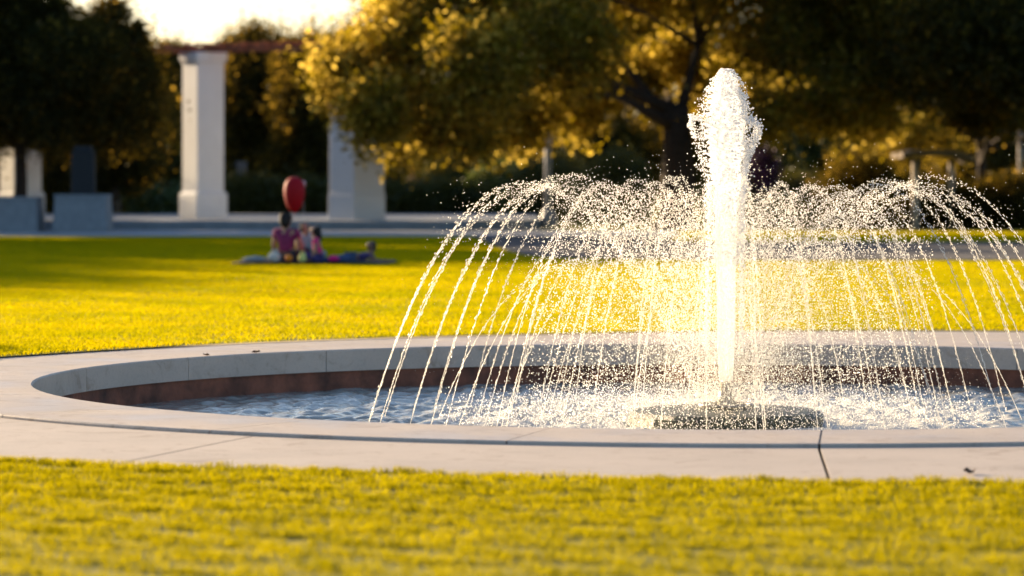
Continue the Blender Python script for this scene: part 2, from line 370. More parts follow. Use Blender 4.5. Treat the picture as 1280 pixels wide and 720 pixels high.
# ---------------------------------------------------------------- grass
def in_poly(x, y, poly):
    c = np.zeros(len(x), bool); n = len(poly)
    for i in range(n):
        x1, y1 = poly[i][0], poly[i][1]; x2, y2 = poly[(i + 1) % n][0], poly[(i + 1) % n][1]
        cond = ((y1 > y) != (y2 > y)) & (x < (x2 - x1) * (y - y1) / (y2 - y1 + 1e-12) + x1); c ^= cond
    return c
_at = np.radians(np.arange(0, 361, 1)); _ro = np.array([outer_s(a) for a in _at])
def outside_deck(x, y, pad=0.0):
    a = np.arctan2(y - PC.y, x - PC.x) % (2 * PI)
    return np.hypot(x - PC.x, y - PC.y) > np.interp(a, _at, _ro) + pad
def blades(rg, x, y, h, w, lean, z0=0.0, clump=None):
    n = len(x); th = rg.uniform(0, PI, n); la = rg.uniform(0, 2 * PI, n)
    hx = np.cos(th) * w / 2; hy = np.sin(th) * w / 2
    lx = np.cos(la) * lean * h; ly = np.sin(la) * lean * h
    z0 = np.full(n, z0)
    v = np.empty((n, 5, 3))
    v[:, 0] = np.stack([x - hx, y - hy, z0], 1); v[:, 1] = np.stack([x + hx, y + hy, z0], 1)
    v[:, 2] = np.stack([x + hx * .8 + lx * .35, y + hy * .8 + ly * .35, z0 + h * .6], 1)
    v[:, 3] = np.stack([x - hx * .8 + lx * .35, y - hy * .8 + ly * .35, z0 + h * .6], 1)
    v[:, 4] = np.stack([x + lx, y + ly, z0 + h], 1)
    b = (np.arange(n) * 5)[:, None]
    f = np.concatenate([b + np.array([0, 1, 2]), b + np.array([0, 2, 3]), b + np.array([3, 2, 4])])
    return v.reshape(-1, 3), f
def wob(x, y, s, seed):
    r = np.random.default_rng(seed); z = np.zeros_like(x)
    for i in range(14):
        k = s * r.uniform(.5, 2.2); th = r.uniform(0, 2 * PI); z += np.sin(k * (x * math.cos(th) + y * math.sin(th)) + r.uniform(0, 6.28))
    return z / 14 ** .5
rg = np.random.default_rng(11)
# near lawn
n = 430000
D = rg.uniform(11.6, 20.5, n) ; D = 11.6 + (20.5 - 11.6) * rg.power(1.6, n)
X = rg.uniform(-1, 1, n) * (D * 0.165 + 0.35) + 0.0
k = outside_deck(X, D, 0.0) & (D < 24); X, D = X[k], D[k]
wv = wob(X, D * 2.2, 9, 3) + .7 * wob(X, D * 2, 28, 4)
keep = rg.uniform(0, 1, len(X)) < np.clip(0.50 + 0.45 * wv, 0.03, 1); X, D, wv = X[keep], D[keep], wv[keep]
h = (0.020 + 0.011 * rg.random(len(X))) * np.clip(1 + 0.36 * wv, .35, 1.8)
v, f = blades(rg, X, D, h, 0.0036 + .0018 * rg.random(len(X)), 0.3 + .6 * rg.random(len(X)), 0.01)
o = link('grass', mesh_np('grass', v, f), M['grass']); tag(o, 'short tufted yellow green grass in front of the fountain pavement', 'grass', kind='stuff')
# far lawn
n = 1000000
D = 23 + (93 - 23) * rg.random(n) ** 1.35
X = rg.uniform(-1, 1, n) * (D * 0.158 + 0.6)
k = outside_deck(X, D, 0.0) & ~((D > 85.2) & (X < 4.4)) & ~in_poly(X, D, road_pts); X, D = X[k], D[k]
wv = .6 * wob(X * .35, D, 3.0, 7) + .2 * wob(X, D, 11, 8)
keep = rg.uniform(0, 1, len(X)) < np.clip(0.9 + 0.25 * wv, 0.3, 1); X, D, wv = X[keep], D[keep], wv[keep]
sc_ = np.clip(D / 38, .9, 2.4)
h = (0.032 + 0.008 * rg.random(len(X))) * np.clip(1 + 0.10 * wv, .7, 1.4)
v, f = blades(rg, X, D, h, 0.009 * sc_, 0.5 + .9 * rg.random(len(X)), 0.01)
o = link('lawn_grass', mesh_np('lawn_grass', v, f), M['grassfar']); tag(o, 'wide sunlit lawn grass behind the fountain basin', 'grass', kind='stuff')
# far lawn beyond terrace
n = 60000
D = rg.uniform(112, 190, n); X = rg.uniform(-1, 1, n) * D * .17
v, f = blades(rg, X, D, np.full(n, .12), np.full(n, .12), .5 + 0 * D, 0.01)
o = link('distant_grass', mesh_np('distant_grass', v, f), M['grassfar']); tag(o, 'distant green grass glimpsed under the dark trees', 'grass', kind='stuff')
# ---------------------------------------------------------------- trees
def leaves(rg, clumps, n, size, shell=0.45, flat=0.0):
    vol = np.array([c[1][0] * c[1][1] * c[1][2] for c in clumps]) ** 0.72; pr = vol / vol.sum()
    idx = rg.choice(len(clumps), n, p=pr)
    C = np.array([c[0] for c in clumps], float)[idx]; S = np.array([c[1] for c in clumps], float)[idx]
    d = rg.normal(size=(n, 3)); d /= np.linalg.norm(d, axis=1)[:, None]
    r = rg.random(n) ** shell
    # lumpy outline: radius varies with direction
    ph = C.sum(1)
    r = r * (1 + .16 * np.sin(7 * d[:, 0] + ph) * np.sin(6 * d[:, 2] + 1.3 * ph) + .14 * np.sin(13 * d[:, 1] + 11 * d[:, 0] + ph))
    fr_ = rg.random(n) < .13; r[fr_] *= 1 + np.abs(rg.normal(0, .17, fr_.sum()))
    P = C + d * S * r[:, None]
    # twig clusters
    ncl = max(8, n // 14)
    ctr = P[rg.integers(0, n, ncl)]; own = rg.integers(0, ncl, n)
    m_ = rg.random(n) < .7
    P[m_] = ctr[own[m_]] + rg.normal(size=(m_.sum(), 3)) * size * 1.5
    u = rg.normal(size=(n, 3)); u /= np.linalg.norm(u, axis=1)[:, None]
    w = rg.normal(size=(n, 3)); w -= (w * u).sum(1)[:, None] * u; w /= np.linalg.norm(w, axis=1)[:, None]
    L = size * rg.uniform(.6, 1.3, n)[:, None]
    v = np.stack([P - u * L * .5, P + w * L * .28, P + u * L * .5, P - w * L * .28], 1).reshape(-1, 3)
    f = (np.arange(n) * 4)[:, None] + np.array([0, 1, 2, 3])
    return mesh_np('crown', v, f)
def tree(name, base, clumps, n, size, mat, label, cat='tree', trunk_r=0.2, group=None, limbs=True, seed=1, shell=.45, top=None):
    """base: world point; clumps: world (centre, radii)"""
    rg = np.random.default_rng(seed); root = empty(name, base); tag(root, label, cat, group)
    b = Vector(base)
    loc = [((c[0][0] - b.x, c[0][1] - b.y, c[0][2] - b.z), c[1]) for c in clumps]
    link('crown', leaves(rg, loc, n, size, shell), mat, root)
    zt = top if top else min(c[0][2] for c in loc)
    bm = bmesh.new()
    pts = [Vector((0, 0, -.05)), Vector((.02, .01, .15 * zt)), Vector((.06, 0, .5 * zt)), Vector((.02, 0, zt))]
    add_tube(bm, pts, [trunk_r * 1.45, trunk_r * 1.05, trunk_r * .9, trunk_r * .72], 12)
    link_b = []
    if limbs:
        for c, s in sorted(loc, key=lambda c: -c[1][0])[:9]:
            e = Vector(c); st = Vector((.02, 0, zt * rg.uniform(.72, .98)))
            mid = st.lerp(e, .5) + Vector((0, 0, -.05 * (e - st).length + .05 * rg.normal()))
            add_tube(bm, [st, st.lerp(mid, .5), mid, e], [trunk_r * .42, trunk_r * .3, trunk_r * .18, trunk_r * .05], 7)
            for q in range(3):
                e2 = e + Vector(rg.normal(size=3) * np.array(s) * .6)
                add_tube(bm, [mid, mid.lerp(e2, .55) + Vector((0, 0, .1)), e2], [trunk_r * .2, trunk_r * .12, trunk_r * .03], 5)
    bm_done(bm, 'trunk', M['bark'], root, smooth=True)
    return root
def CL(x, y, D, rx, ry, dd=None):
    """clump centred at photo direction x,y at distance D, radii in photo pixels"""
    p = A(x, y, D); s = D / F
    return ((p.x, p.y, p.z), (rx * s, dd if dd else max(rx, ry) * s, ry * s))
# the big oak (left part gold, spreads over the whole right side)
oak = [CL(430, 95, 92, 42, 52), CL(470, 140, 90, 50, 50), CL(500, 60, 93, 60, 70), CL(545, 150, 92, 55, 45), CL(600, 90, 90, 70, 70),
       CL(560, -10, 95, 110, 70), CL(640, 140, 95, 60, 50), CL(700, 60, 92, 80, 70), CL(715, 130, 98, 55, 40), CL(785, 100, 97, 50, 36), CL(850, 70, 98, 44, 34),
       CL(820, 30, 103, 100, 60), CL(905, 100, 99, 60, 50), CL(940, 140, 92, 55, 42), CL(980, 60, 95, 90, 70), CL(1040, 125, 93, 70, 50),
       CL(1110, 60, 95, 90, 62), CL(1090, 140, 99, 45, 36), CL(700, -60, 97, 150, 80), CL(900, -70, 96, 160, 90), CL(1080, -40, 95, 120, 80),
       CL(1150, 10, 93, 70, 70), CL(500, 190, 93, 22, 16), CL(600, 180, 91, 30, 20)]
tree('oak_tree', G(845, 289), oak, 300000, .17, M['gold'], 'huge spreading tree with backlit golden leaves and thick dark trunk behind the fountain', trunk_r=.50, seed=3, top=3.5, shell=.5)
# dark canopy on the right
rt = [CL(1200, 50, 90, 70, 75), CL(1270, 60, 90, 80, 90), CL(1160, 90, 92, 50, 42), CL(1350, 40, 92, 90, 110), CL(1240, -20, 93, 110, 80), CL(1240, 130, 96, 60, 34), CL(1330, 120, 93, 60, 60)]
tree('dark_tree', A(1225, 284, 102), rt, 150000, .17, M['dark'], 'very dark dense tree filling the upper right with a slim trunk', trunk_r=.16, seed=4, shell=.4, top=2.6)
# left dark tree
lt = [CL(40, 120, 97, 80, 65), CL(130, 120, 98, 75, 62), CL(-30, 90, 98, 80, 90), CL(20, 60, 97, 60, 48), CL(100, 75, 96, 60, 48), CL(160, 80, 98, 36, 38),
      CL(60, 165, 96, 28, 22), CL(120, 160, 98, 60, 34), CL(168, 130, 99, 34, 48), CL(5, 35, 97, 26, 34), CL(75, 38, 97, 26, 18), CL(150, 45, 97, 26, 16), CL(-10, -10, 97, 50, 30), CL(115, 35, 97, 22, 20), CL(25, 0, 97, 30, 24), CL(70, 12, 97, 24, 16), CL(140, 15, 97, 22, 16), CL(172, 42, 97, 12, 16)]
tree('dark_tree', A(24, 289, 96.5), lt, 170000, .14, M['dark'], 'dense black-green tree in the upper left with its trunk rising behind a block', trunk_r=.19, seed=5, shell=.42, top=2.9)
tree('oak_shrub', A(140, 278, 113), [CL(90, 215, 113, 50, 60), CL(150, 190, 113, 50, 50), CL(110, 255, 113, 30, 26), CL(60, 235, 113, 28, 45)], 60000, .15, M['dark'], 'tall nearly black bush behind the dark upright slab', 'bush', trunk_r=.1, seed=6)
tree('park_tree', A(215, 262, 150), [CL(215, 120, 150, 34, 60), CL(212, 80, 150, 24, 30), CL(205, 180, 150, 30, 45)], 30000, .17, M['dark'], 'slender dark tree filling the gap before the first full column', trunk_r=.14, seed=7)
bt = 'dark trees behind the colonnade'
tree('park_tree', A(310, 262, 122), [CL(310, 120, 122, 44, 80), CL(300, 75, 122, 30, 38), CL(340, 105, 122, 40, 68), CL(325, 195, 122, 50, 60), CL(318, 45, 122, 14, 14)], 80000, .14, M['dark'], 'dark rounded tree just right of the first full column, its top frayed against the sky', trunk_r=.16, seed=8, group=bt)
tree('park_tree', A(385, 262, 118), [CL(385, 120, 118, 42, 70), CL(370, 78, 118, 26, 30), CL(400, 78, 118, 30, 34), CL(385, 200, 118, 50, 56)], 80000, .14, M['dark'], 'dark tree standing between the two full white columns', trunk_r=.16, seed=9, group=bt)
tree('park_tree', A(470, 258, 135), [CL(470, 150, 135, 60, 60), CL(440, 80, 135, 30, 45)], 40000, .16, M['dark'], 'dark tree showing above and behind the wide column', trunk_r=.16, seed=10, group=bt)
# shrubs of the middle
def shrub(x, y0, D, rx, ry, n, mat, label, cat='shrub', size=.11, seed=1, group=None):
    b = A(x, y0, D); b.z = max(0.0, b.z)
    b.z = 0.01
    yb = YH + CH * F / D
    cy = min(y0, yb) - ry * .95
    tree('shrub', b, [CL(x, cy, D, rx, ry), CL(x - rx * .45, cy + ry * .3, D, rx * .6, ry * .7), CL(x + rx * .5, cy + ry * .25, D, rx * .6, ry * .75), CL(x + .1 * rx, cy + ry * .6, D, rx * .9, ry * .5)],
         n, size, mat, label, cat, trunk_r=.05, seed=seed, limbs=False, group=group, shell=.4)
SH = [(515, 252, 165, 40, 34, 9000, 'hedge', 'dark bush right of the wide white column'),
      (560, 262, 140, 36, 42, 10000, 'hedge', 'dark green bush left of the spray beneath the golden canopy'),
      (622, 268, 122, 36, 38, 11000, 'green', 'brighter green bush beneath the golden canopy'),
      (690, 275, 112, 52, 44, 13000, 'hedge', 'dark bush at the foot of the grey lamp pole'),
      (770, 279, 108, 46, 46, 13000, 'hedge', 'dark rounded bush just left of the thick tree trunk'),
      (915, 281, 106, 44, 36, 10000, 'hedge', 'dark bush directly behind the tall water plume'),
      (990, 283, 104, 44, 34, 10000, 'hedge', 'low dark bush right of the purple flowering shrub'),
      (1075, 285, 101, 52, 50, 15000, 'dark', 'domed dark bush left of the small flat shelter'),
      (1180, 286, 99, 55, 30, 13000, 'dark', 'low dark bush beneath the small flat shelter'),
      (1262, 287, 98, 50, 36, 13000, 'dark', 'dark bush at the right end of the bush row'),
      (1340, 287, 98, 50, 36, 8000, 'dark', 'dark bush beyond the right end of the bush row')]
for q, (x, y0, D, rx, ry, n, mt, lb) in enumerate(SH):
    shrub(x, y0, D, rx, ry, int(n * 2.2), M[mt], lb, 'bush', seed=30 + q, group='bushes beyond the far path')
# backing trees under the canopy, far away
WB = [(500, 'dark', 170, 60, 70, 165), (580, 'dark', 160, 60, 60, 175), (660, 'dark', 165, 60, 60, 165), (740, 'dark', 150, 60, 60, 175), (900, 'dark', 150, 70, 60, 180),
      (1000, 'hedge', 140, 75, 52, 195), (1240, 'dark', 150, 70, 60, 185), (20, 'dark', 175, 60, 60, 170), (90, 'dark', 170, 60, 60, 165), (290, 'dark', 165, 60, 50, 205), (370, 'dark', 170, 60, 50, 205), (175, 'dark', 200, 60, 55, 185), (830, 'dark', 172, 60, 60, 180), (1090, 'dark', 172, 60, 60, 190), (1165, 'dark', 165, 60, 60, 190), (440, 'dark', 176, 60, 60, 185), (-60, 'dark', 170, 60, 60, 170), (1330, 'dark', 165, 60, 60, 180)]
WL = ['far dark tree above the bush right of the wide column', 'far dark tree between wide column and green bush', 'far dark tree left of the lamp pole under the canopy', 'far dark tree just right of the lamp pole',
      'far dark tree directly behind the water plume', 'far teal-dark tree between plume and flat shelter', 'far dark tree at the right edge under the canopy', 'far dark tree behind the cut-off left column', 'far dark tree behind the dark upright slab',
      'far dark tree right beside the first full column, low down', 'far dark tree behind the balloon and picnic group', 'far dark tree behind the short grey post by the stone block', 'far dark tree hidden behind the thick trunk', 'far dark tree between the domed bush and the flat shelter',
      'far dark tree behind the flat shelter roof', 'far dark tree behind the wide white column', 'far dark tree past the left edge', 'far dark tree past the right edge']
for q, ((x, mt, D, rx, ry, cy), lb) in enumerate(zip(WB, WL)):
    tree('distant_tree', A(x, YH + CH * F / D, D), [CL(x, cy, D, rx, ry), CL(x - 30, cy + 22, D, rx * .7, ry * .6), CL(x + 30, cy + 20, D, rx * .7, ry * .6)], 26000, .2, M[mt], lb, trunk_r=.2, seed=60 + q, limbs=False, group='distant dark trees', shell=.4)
tree('young_tree', A(1140, 276, 118), [CL(1130, 165, 118, 30, 34), CL(1160, 160, 118, 34, 34), CL(1140, 130, 118, 16, 14), CL(1185, 185, 118, 26, 22), CL(1120, 195, 118, 28, 20)], 9000, .12, M['olive'], 'golden olive young tree lit behind the flat shelter', trunk_r=.09, seed=90)
# flowering shrubs
def flowers(x, y, D, rx, ry, n, mat, parent_label, seed, leafmat='hedge'):
    rg = np.random.default_rng(seed); yb = YH + CH * F / D; b = A(x, yb, D)
    root = empty('flowering_shrub', b); tag(root, parent_label, 'shrub')
    c = A(x, y, D); s = D / F
    cl = [((0, 0, c.z), (rx * s, rx * s, ry * s)), ((0, 0, c.z * .5), (rx * s * .8, rx * s * .8, c.z * .5))]
    link('crown', leaves(rg, cl, 6000, .11, .4), M[leafmat], root)
    me = leaves(rg, [((0, -.1, c.z), (rx * s, rx * s, ry * s * 1.05))], n, .10, .25); link('blossom', me, mat, root)
    bm = bmesh.new(); add_tube(bm, [(0, 0, -.02), (0, 0, c.z * .6)], [.05, .03], 6); bm_done(bm, 'stem', M['bark'], root)
flowers(951, 212, 100, 17, 26, 4500, M['purple'], 'purple flowering shrub just right of the tall water plume', 101)
flowers(522, 232, 130, 12, 8, 120, M['pink'], 'dark shrub with one cluster of pink blossom right of wide column', 102)
flowers(586, 188, 130, 10, 8, 90, M['pink'], 'tall shrub with small pink blossom under the golden canopy', 103)
# shade trees standing out of the picture on the left: their shadows lie on the lawn
for q, (x, y, hh, rr_) in enumerate([(-27, 93, 9.5, 5.0), (-36, 98, 10.5, 5.5), (-20.5, 101, 9.5, 4.5), (-32, 85, 8.8, 5.0), (-23.5, 90, 8.5, 4.6), (-37.5, 79, 9.2, 5.0), (-31, 77, 8.4, 4.2), (-38, 133, 9.5, 6.0), (-27, 140, 9.5, 6.0), (-18.5, 132, 7.6, 5.0), (-47, 124, 9.5, 6.0)]):
    tree('park_tree', (x, y, 0), [((x, y, hh * .62), (rr_, rr_, hh * .38)), ((x + 2, y - 1, hh * .5), (rr_ * .7, rr_ * .7, hh * .3)), ((x - 2, y, hh * .5), (rr_ * .7, rr_ * .7, hh * .3))], 40000, .26, M['dark'],
         ['shade tree beyond the left edge beside the colonnade', 'tall shade tree beyond the left edge, farthest back', 'shade tree overhanging the cut-off left column', 'smaller shade tree beyond the left edge over the lawn', 'round shade tree beyond the left edge close to the walkway', 'dense shade tree beyond the left edge over the side lawn', 'low shade tree beyond the left edge nearest the basin', 'shade tree past the left edge behind the terrace', 'broad shade tree past the left edge far behind the terrace', 'shade tree far behind the dark upper-left tree', 'outermost shade tree past the left edge'][q], trunk_r=.22, seed=120 + q)
def hedge(x0, x1, D, zt, n, label, seed, dp=1.2, size=.14, group='clipped dark hedges', mat='hedge'):
    rg = np.random.default_rng(seed); a_, b_ = A(x0, 0, D).x, A(x1, 0, D).x; c = (a_ + b_) / 2
    cl = [((xx - c + rg.normal() * .1, rg.normal() * .1, zt * .55), (.9, dp * .6, zt * .5)) for xx in np.arange(a_, b_, .75)]
    root = empty('hedge', (c, D, 0)); tag(root, label, 'hedge', group)
    link('foliage', leaves(rg, cl, n, size, .4), M[mat], root)
    bm = bmesh.new()
    add_tube(bm, [(0, 0, -.02), (0, 0, zt * .7)], [.06, .03], 6); bm_done(bm, 'stem', M['bark'], root)
hedge(284, 412, 115, 1.35, 30000, 'dark hedge closing the space between the two full columns', 301)
hedge(-80, 560, 215, 3.6, 60000, 'distant dark hedge under the trees on the left half', 302, 2.5, .3)
hedge(480, 1400, 205, 3.6, 60000, 'distant dark hedge behind all the bushes on the right half', 303, 2.5, .3)
hedge(150, 234, 127, .95, 14000, 'low green hedge added for shaded grass between the stone block and first full column', 305, mat='green')  # added over the sunlit grass so the gap reads as shaded green
hedge(478, 610, 114, 1.15, 20000, 'dark hedge right of the wide white column', 306)
hedge(-60, 230, 133, 2.6, 30000, 'tall dark hedge behind the low green hedge on the left', 307, 2, .2)
hedge(60, 134, 116, 1.5, 14000, 'dark hedge behind the dark upright slab', 304)
rg = np.random.default_rng(330)
tree('shrub', (-6.95, 31.6, 0), [((-6.95, 31.6, .38), (.95, .8, .36)), ((-6.4, 31.9, .3), (.5, .5, .3))], 9000, .05, M['hedge'], 'unseen low shrub added past the left edge to shade the far rim', 'bush', trunk_r=.03, seed=331, limbs=False)  # added out of view so its shadow falls on grass and rim
# ---------------------------------------------------------------- colonnade
def column(x, D, s, rz, top, label, bf=1.17):
    zb = 0.30; p = A(x, 250, D); root = empty('column', (p.x, D, zb), rz); tag(root, label, 'column', 'white square columns of the colonnade')
    H = top - zb; h = s / 2
    bm = bmesh.new(); add_box(bm, (-h * bf, -h * bf, 0), (h * bf, h * bf, .72)); add_box(bm, (-h * bf * .985, -h * bf * .985, .722), (h * bf * .985, h * bf * .985, .80), taper=1.03 / bf); bm_done(bm, 'base', M['white'], root, .012)
    bm = bmesh.new(); add_box(bm, (-h, -h, .80), (h, h, H - .32)); bm_done(bm, 'shaft', M['white'], root, .012)
    bm = bmesh.new(); add_box(bm, (-h * 1.08, -h * 1.08, H - .318), (h * 1.08, h * 1.08, H - .24)); add_box(bm, (-h * 1.16, -h * 1.16, H - .238), (h * 1.16, h * 1.16, H)); bm_done(bm, 'capital', M['white'], root, .012)
    return root
column(26, 101, .92, R(35), 5.2, 'white column cut off by the left edge behind a dark tree trunk')
column(254, 100.5, .91, R(35), 5.25, 'tall white square column with flared base, fully visible')
column(446, 97.5, 1.14, R(41), 5.25, 'wide white column with its top hidden by golden leaves', 1.035)
pg = empty('pergola', (A(254, 250, 100.5).x, 100.5, 5.25)); tag(pg, 'dark brown timber pergola beams resting on the white columns', 'pergola')
ctr = [(-24, 103.5), (A(26, 0, 101).x, 101), (A(254, 0, 100.5).x, 100.5), (A(446, 0, 97.5).x, 97.5), (0.5, 92.0)]
ox, oy = A(254, 250, 100.5).x, 100.5
for (xa, ya), (xb, yb) in zip(ctr[:-1], ctr[1:]):
    L = math.hypot(xb - xa, yb - ya); th = math.atan2(yb - ya, xb - xa)
    for off in (-.32, .32):
        bm = bmesh.new(); add_box(bm, (0, off - .06, 0.002 if off < 0 else .004), (L, off + .06, .17), th, (0, 0))
        for v_ in bm.verts: v_.co.x += xa - ox; v_.co.y += ya - oy
        bm_done(bm, 'beam', M['timber'], pg)
    nrf = int(L / .75)
    for k in range(nrf):
        u = (k + .5) / nrf; px, py = xa + (xb - xa) * u - ox, ya + (yb - ya) * u - oy
        bm = bmesh.new(); add_box(bm, (px - .035, py - .9, .172), (px + .035, py + .9, .26), th, (px, py)); bm_done(bm, 'rafter', M['timber'], pg)
# blocks with slab
def block(x0, x1, yt, D, label):
    p0, p1 = A(x0, 0, D), A(x1, 0, D); zt = CH - (yt - YH) * D / F; w = p1.x - p0.x; cx = (p0.x + p1.x) / 2
    bm = bmesh.new(); add_box(bm, (-w / 2, -w / 2, 0.05), (w / 2, w / 2, zt - .08), taper=.93); add_box(bm, (-w * .48, -w * .48, zt - .078), (w * .48, w * .48, zt))
    root = bm_done(bm, 'stone_block', M['greystone'], None, .015, loc=(cx, D, 0)); tag(root, label, 'stone block', 'grey stone blocks on the walkway'); return root, cx, zt, w
block(-22, 52, 246, 90.5, 'grey stone block cut off by the left edge')
_, cx, zt, w = block(70, 138, 243, 90.5, 'grey tapered stone block carrying a dark upright slab')
bm = bmesh.new(); add_box(bm, (-.33, -.12, 0), (.33, .12, 1.15), taper=.92); add_box(bm, (-.27, -.11, 1.152), (.27, .11, 1.30), taper=.85)
tag(bm_done(bm, 'stone_slab', M['navy'], None, .02, loc=(cx, 90.5, zt)), 'dark navy upright slab standing on the grey block', 'monument')
# posts
for x, yt, yb_, D, wpx, lb in ((144, 206, 276, 113, 12, 'grey post right of the stone block'), (302, 202, 264, 116, 12, 'grey post right of the first full column'), (372, 203, 262, 118, 14, 'grey post rising behind the red balloon')):
    p = A(x, yt, D); w = wpx * D / F
    root = empty('post', (p.x, D, 0.012)); tag(root, lb, 'post', 'grey posts behind the colonnade')
    bm = bmesh.new(); add_box(bm, (-w / 2, -w / 2, 0), (w / 2, w / 2, p.z - .1)); bm_done(bm, 'shaft', M['postgrey'], root, .01)
    bm = bmesh.new(); add_box(bm, (-w * .58, -w * .58, p.z - .098), (w * .58, w * .58, p.z - .01), taper=.9); bm_done(bm, 'cap', M['postgrey'], root, .01)
# teal play hut
D = 150; b = A(336, YH + CH * F / D, D)
root = empty('play_hut', (b.x, D, 0.01)); tag(root, 'small teal and navy hut with red roof behind the balloon', 'hut')
s = D / F
bm = bmesh.new(); add_box(bm, (-.5, 0, 0), (-.12, .7, 1.15)); bm_done(bm, 'side_wall', M['bluepaint'], root)
bm = bmesh.new(); add_box(bm, (-.118, -.02, 0), (.5, .7, 1.25)); bm_done(bm, 'front_wall', M['teal'], root)
bm = bmesh.new(); add_box(bm, (-.6, -.1, 1.252), (.6, .8, 1.50), taper=.55); bm_done(bm, 'roof', M['redroof'], root)
# lamp posts
def lamp(x, D, r, mat, label, H=4.6):
    p = A(x, 250, D); root = empty('lamp_post', (p.x, D, 0.01)); tag(root, label, 'lamp post', 'lamp posts in the park')
    bm = bmesh.new(); add_lathe(bm, [(r * 2.2, 0), (r * 2.2, .25), (r * 1.4, .5), (r, .55), (0, .55)], n=16); bm_done(bm, 'base', mat, root)
    bm = bmesh.new(); add_tube(bm, [(0, 0, .5), (0, 0, 2), (0, 0, H)], [r, r * .95, r * .8], 14); bm_done(bm, 'pole', mat, root, smooth=True)
    bm = bmesh.new(); add_lathe(bm, [(.08, H), (.2, H + .1), (.25, H + .4), (.0, H + .42)], n=16); lan = bm_done(bm, 'lantern', M['lampglass'], root)
    bm = bmesh.new(); add_lathe(bm, [(.3, H + .42), (.1, H + .55), (0, H + .62)], n=16); bm_done(bm, 'lantern_cap', mat, lan)
lamp(685, 103, .115, M['polegrey'], 'grey lamp pole running up into the golden canopy')
lamp(1275, 104, .075, M['warmpale'], 'thin pale warm-lit lamp pole at the right edge', 4.9)
# flat shelter
D = 97.0; x0, x1 = A(1124, 0, D).x, A(1212, 0, D).x; zr = CH + 21 * D / F
root = empty('shelter', (A(1144, 0, D).x, D, 0.01)); tag(root, 'small shelter with a flat pale sagging roof on slim stone posts', 'shelter')
bm = bmesh.new(); add_tube(bm, [(0, 0, 0), (0, 0, zr)], [.11, .095], 10); bm_done(bm, 'post', M['warmpale'], root, smooth=True)
bm = bmesh.new(); add_tube(bm, [(1.2, 1.2, 0), (1.2, 1.2, zr)], [.1, .09], 10); bm_done(bm, 'post', M['warmpale'], root, smooth=True)
bm = bmesh.new(); bx = A(1144, 0, D).x
prof = [(x0 - bx, zr + .02), (0, zr + .10), ((x1 - bx) * .6, zr + .10), ((x1 - bx) * .9, zr), (x1 - bx, zr - .12)]
va = [[bm.verts.new((x, yy, z + dz)) for x, z in prof] for yy, dz in ((-.9, 0), (-.9, .16), (1.9, .16), (1.9, 0))]
for a_, b_ in ((0, 1), (1, 2), (2, 3), (3, 0)):
    for k in range(4): bm.faces.new((va[a_][k], va[a_][k + 1], va[b_][k + 1], va[b_][k]))
bm.faces.new([va[q][0] for q in range(4)]); bm.faces.new([va[q][4] for q in range(4)])
bm_done(bm, 'roof', M['sandroof'], root)
# ---------------------------------------------------------------- water jets
ICO = np.array([(1, 0, 0), (-1, 0, 0), (0, 1, 0), (0, -1, 0), (0, 0, 1), (0, 0, -1)], float)
ICF = np.array([(0, 2, 4), (2, 1, 4), (1, 3, 4), (3, 0, 4), (2, 0, 5), (1, 2, 5), (3, 1, 5), (0, 3, 5)])
def drops(P, r, dirs=None, stretch=None):
    """P Nx3, r N: faceted droplets, optionally stretched along dirs"""
    n = len(P)
    off = ICO[None] * r[:, None, None]
    if dirs is not None:
        d = dirs / (np.linalg.norm(dirs, axis=1)[:, None] + 1e-9)
        off = off + (off @ d[:, :, None])[:, :, 0][:, :, None] * d[:, None, :] * (stretch[:, None, None] - 1)
    v = (P[:, None] + off).reshape(-1, 3)
    f = ((np.arange(n) * 6)[:, None, None] + ICF[None]).reshape(-1, 3)
    return v, f
ORD = ['first', 'second', 'third', 'fourth', 'fifth', 'sixth', 'seventh', 'eighth', 'ninth', 'tenth', 'eleventh', 'twelfth', 'thirteenth', 'fourteenth', 'fifteenth',
       'sixteenth', 'seventeenth', 'eighteenth', 'nineteenth', 'twentieth', 'twenty-first', 'twenty-second']
KD, GR = .35, 9.81
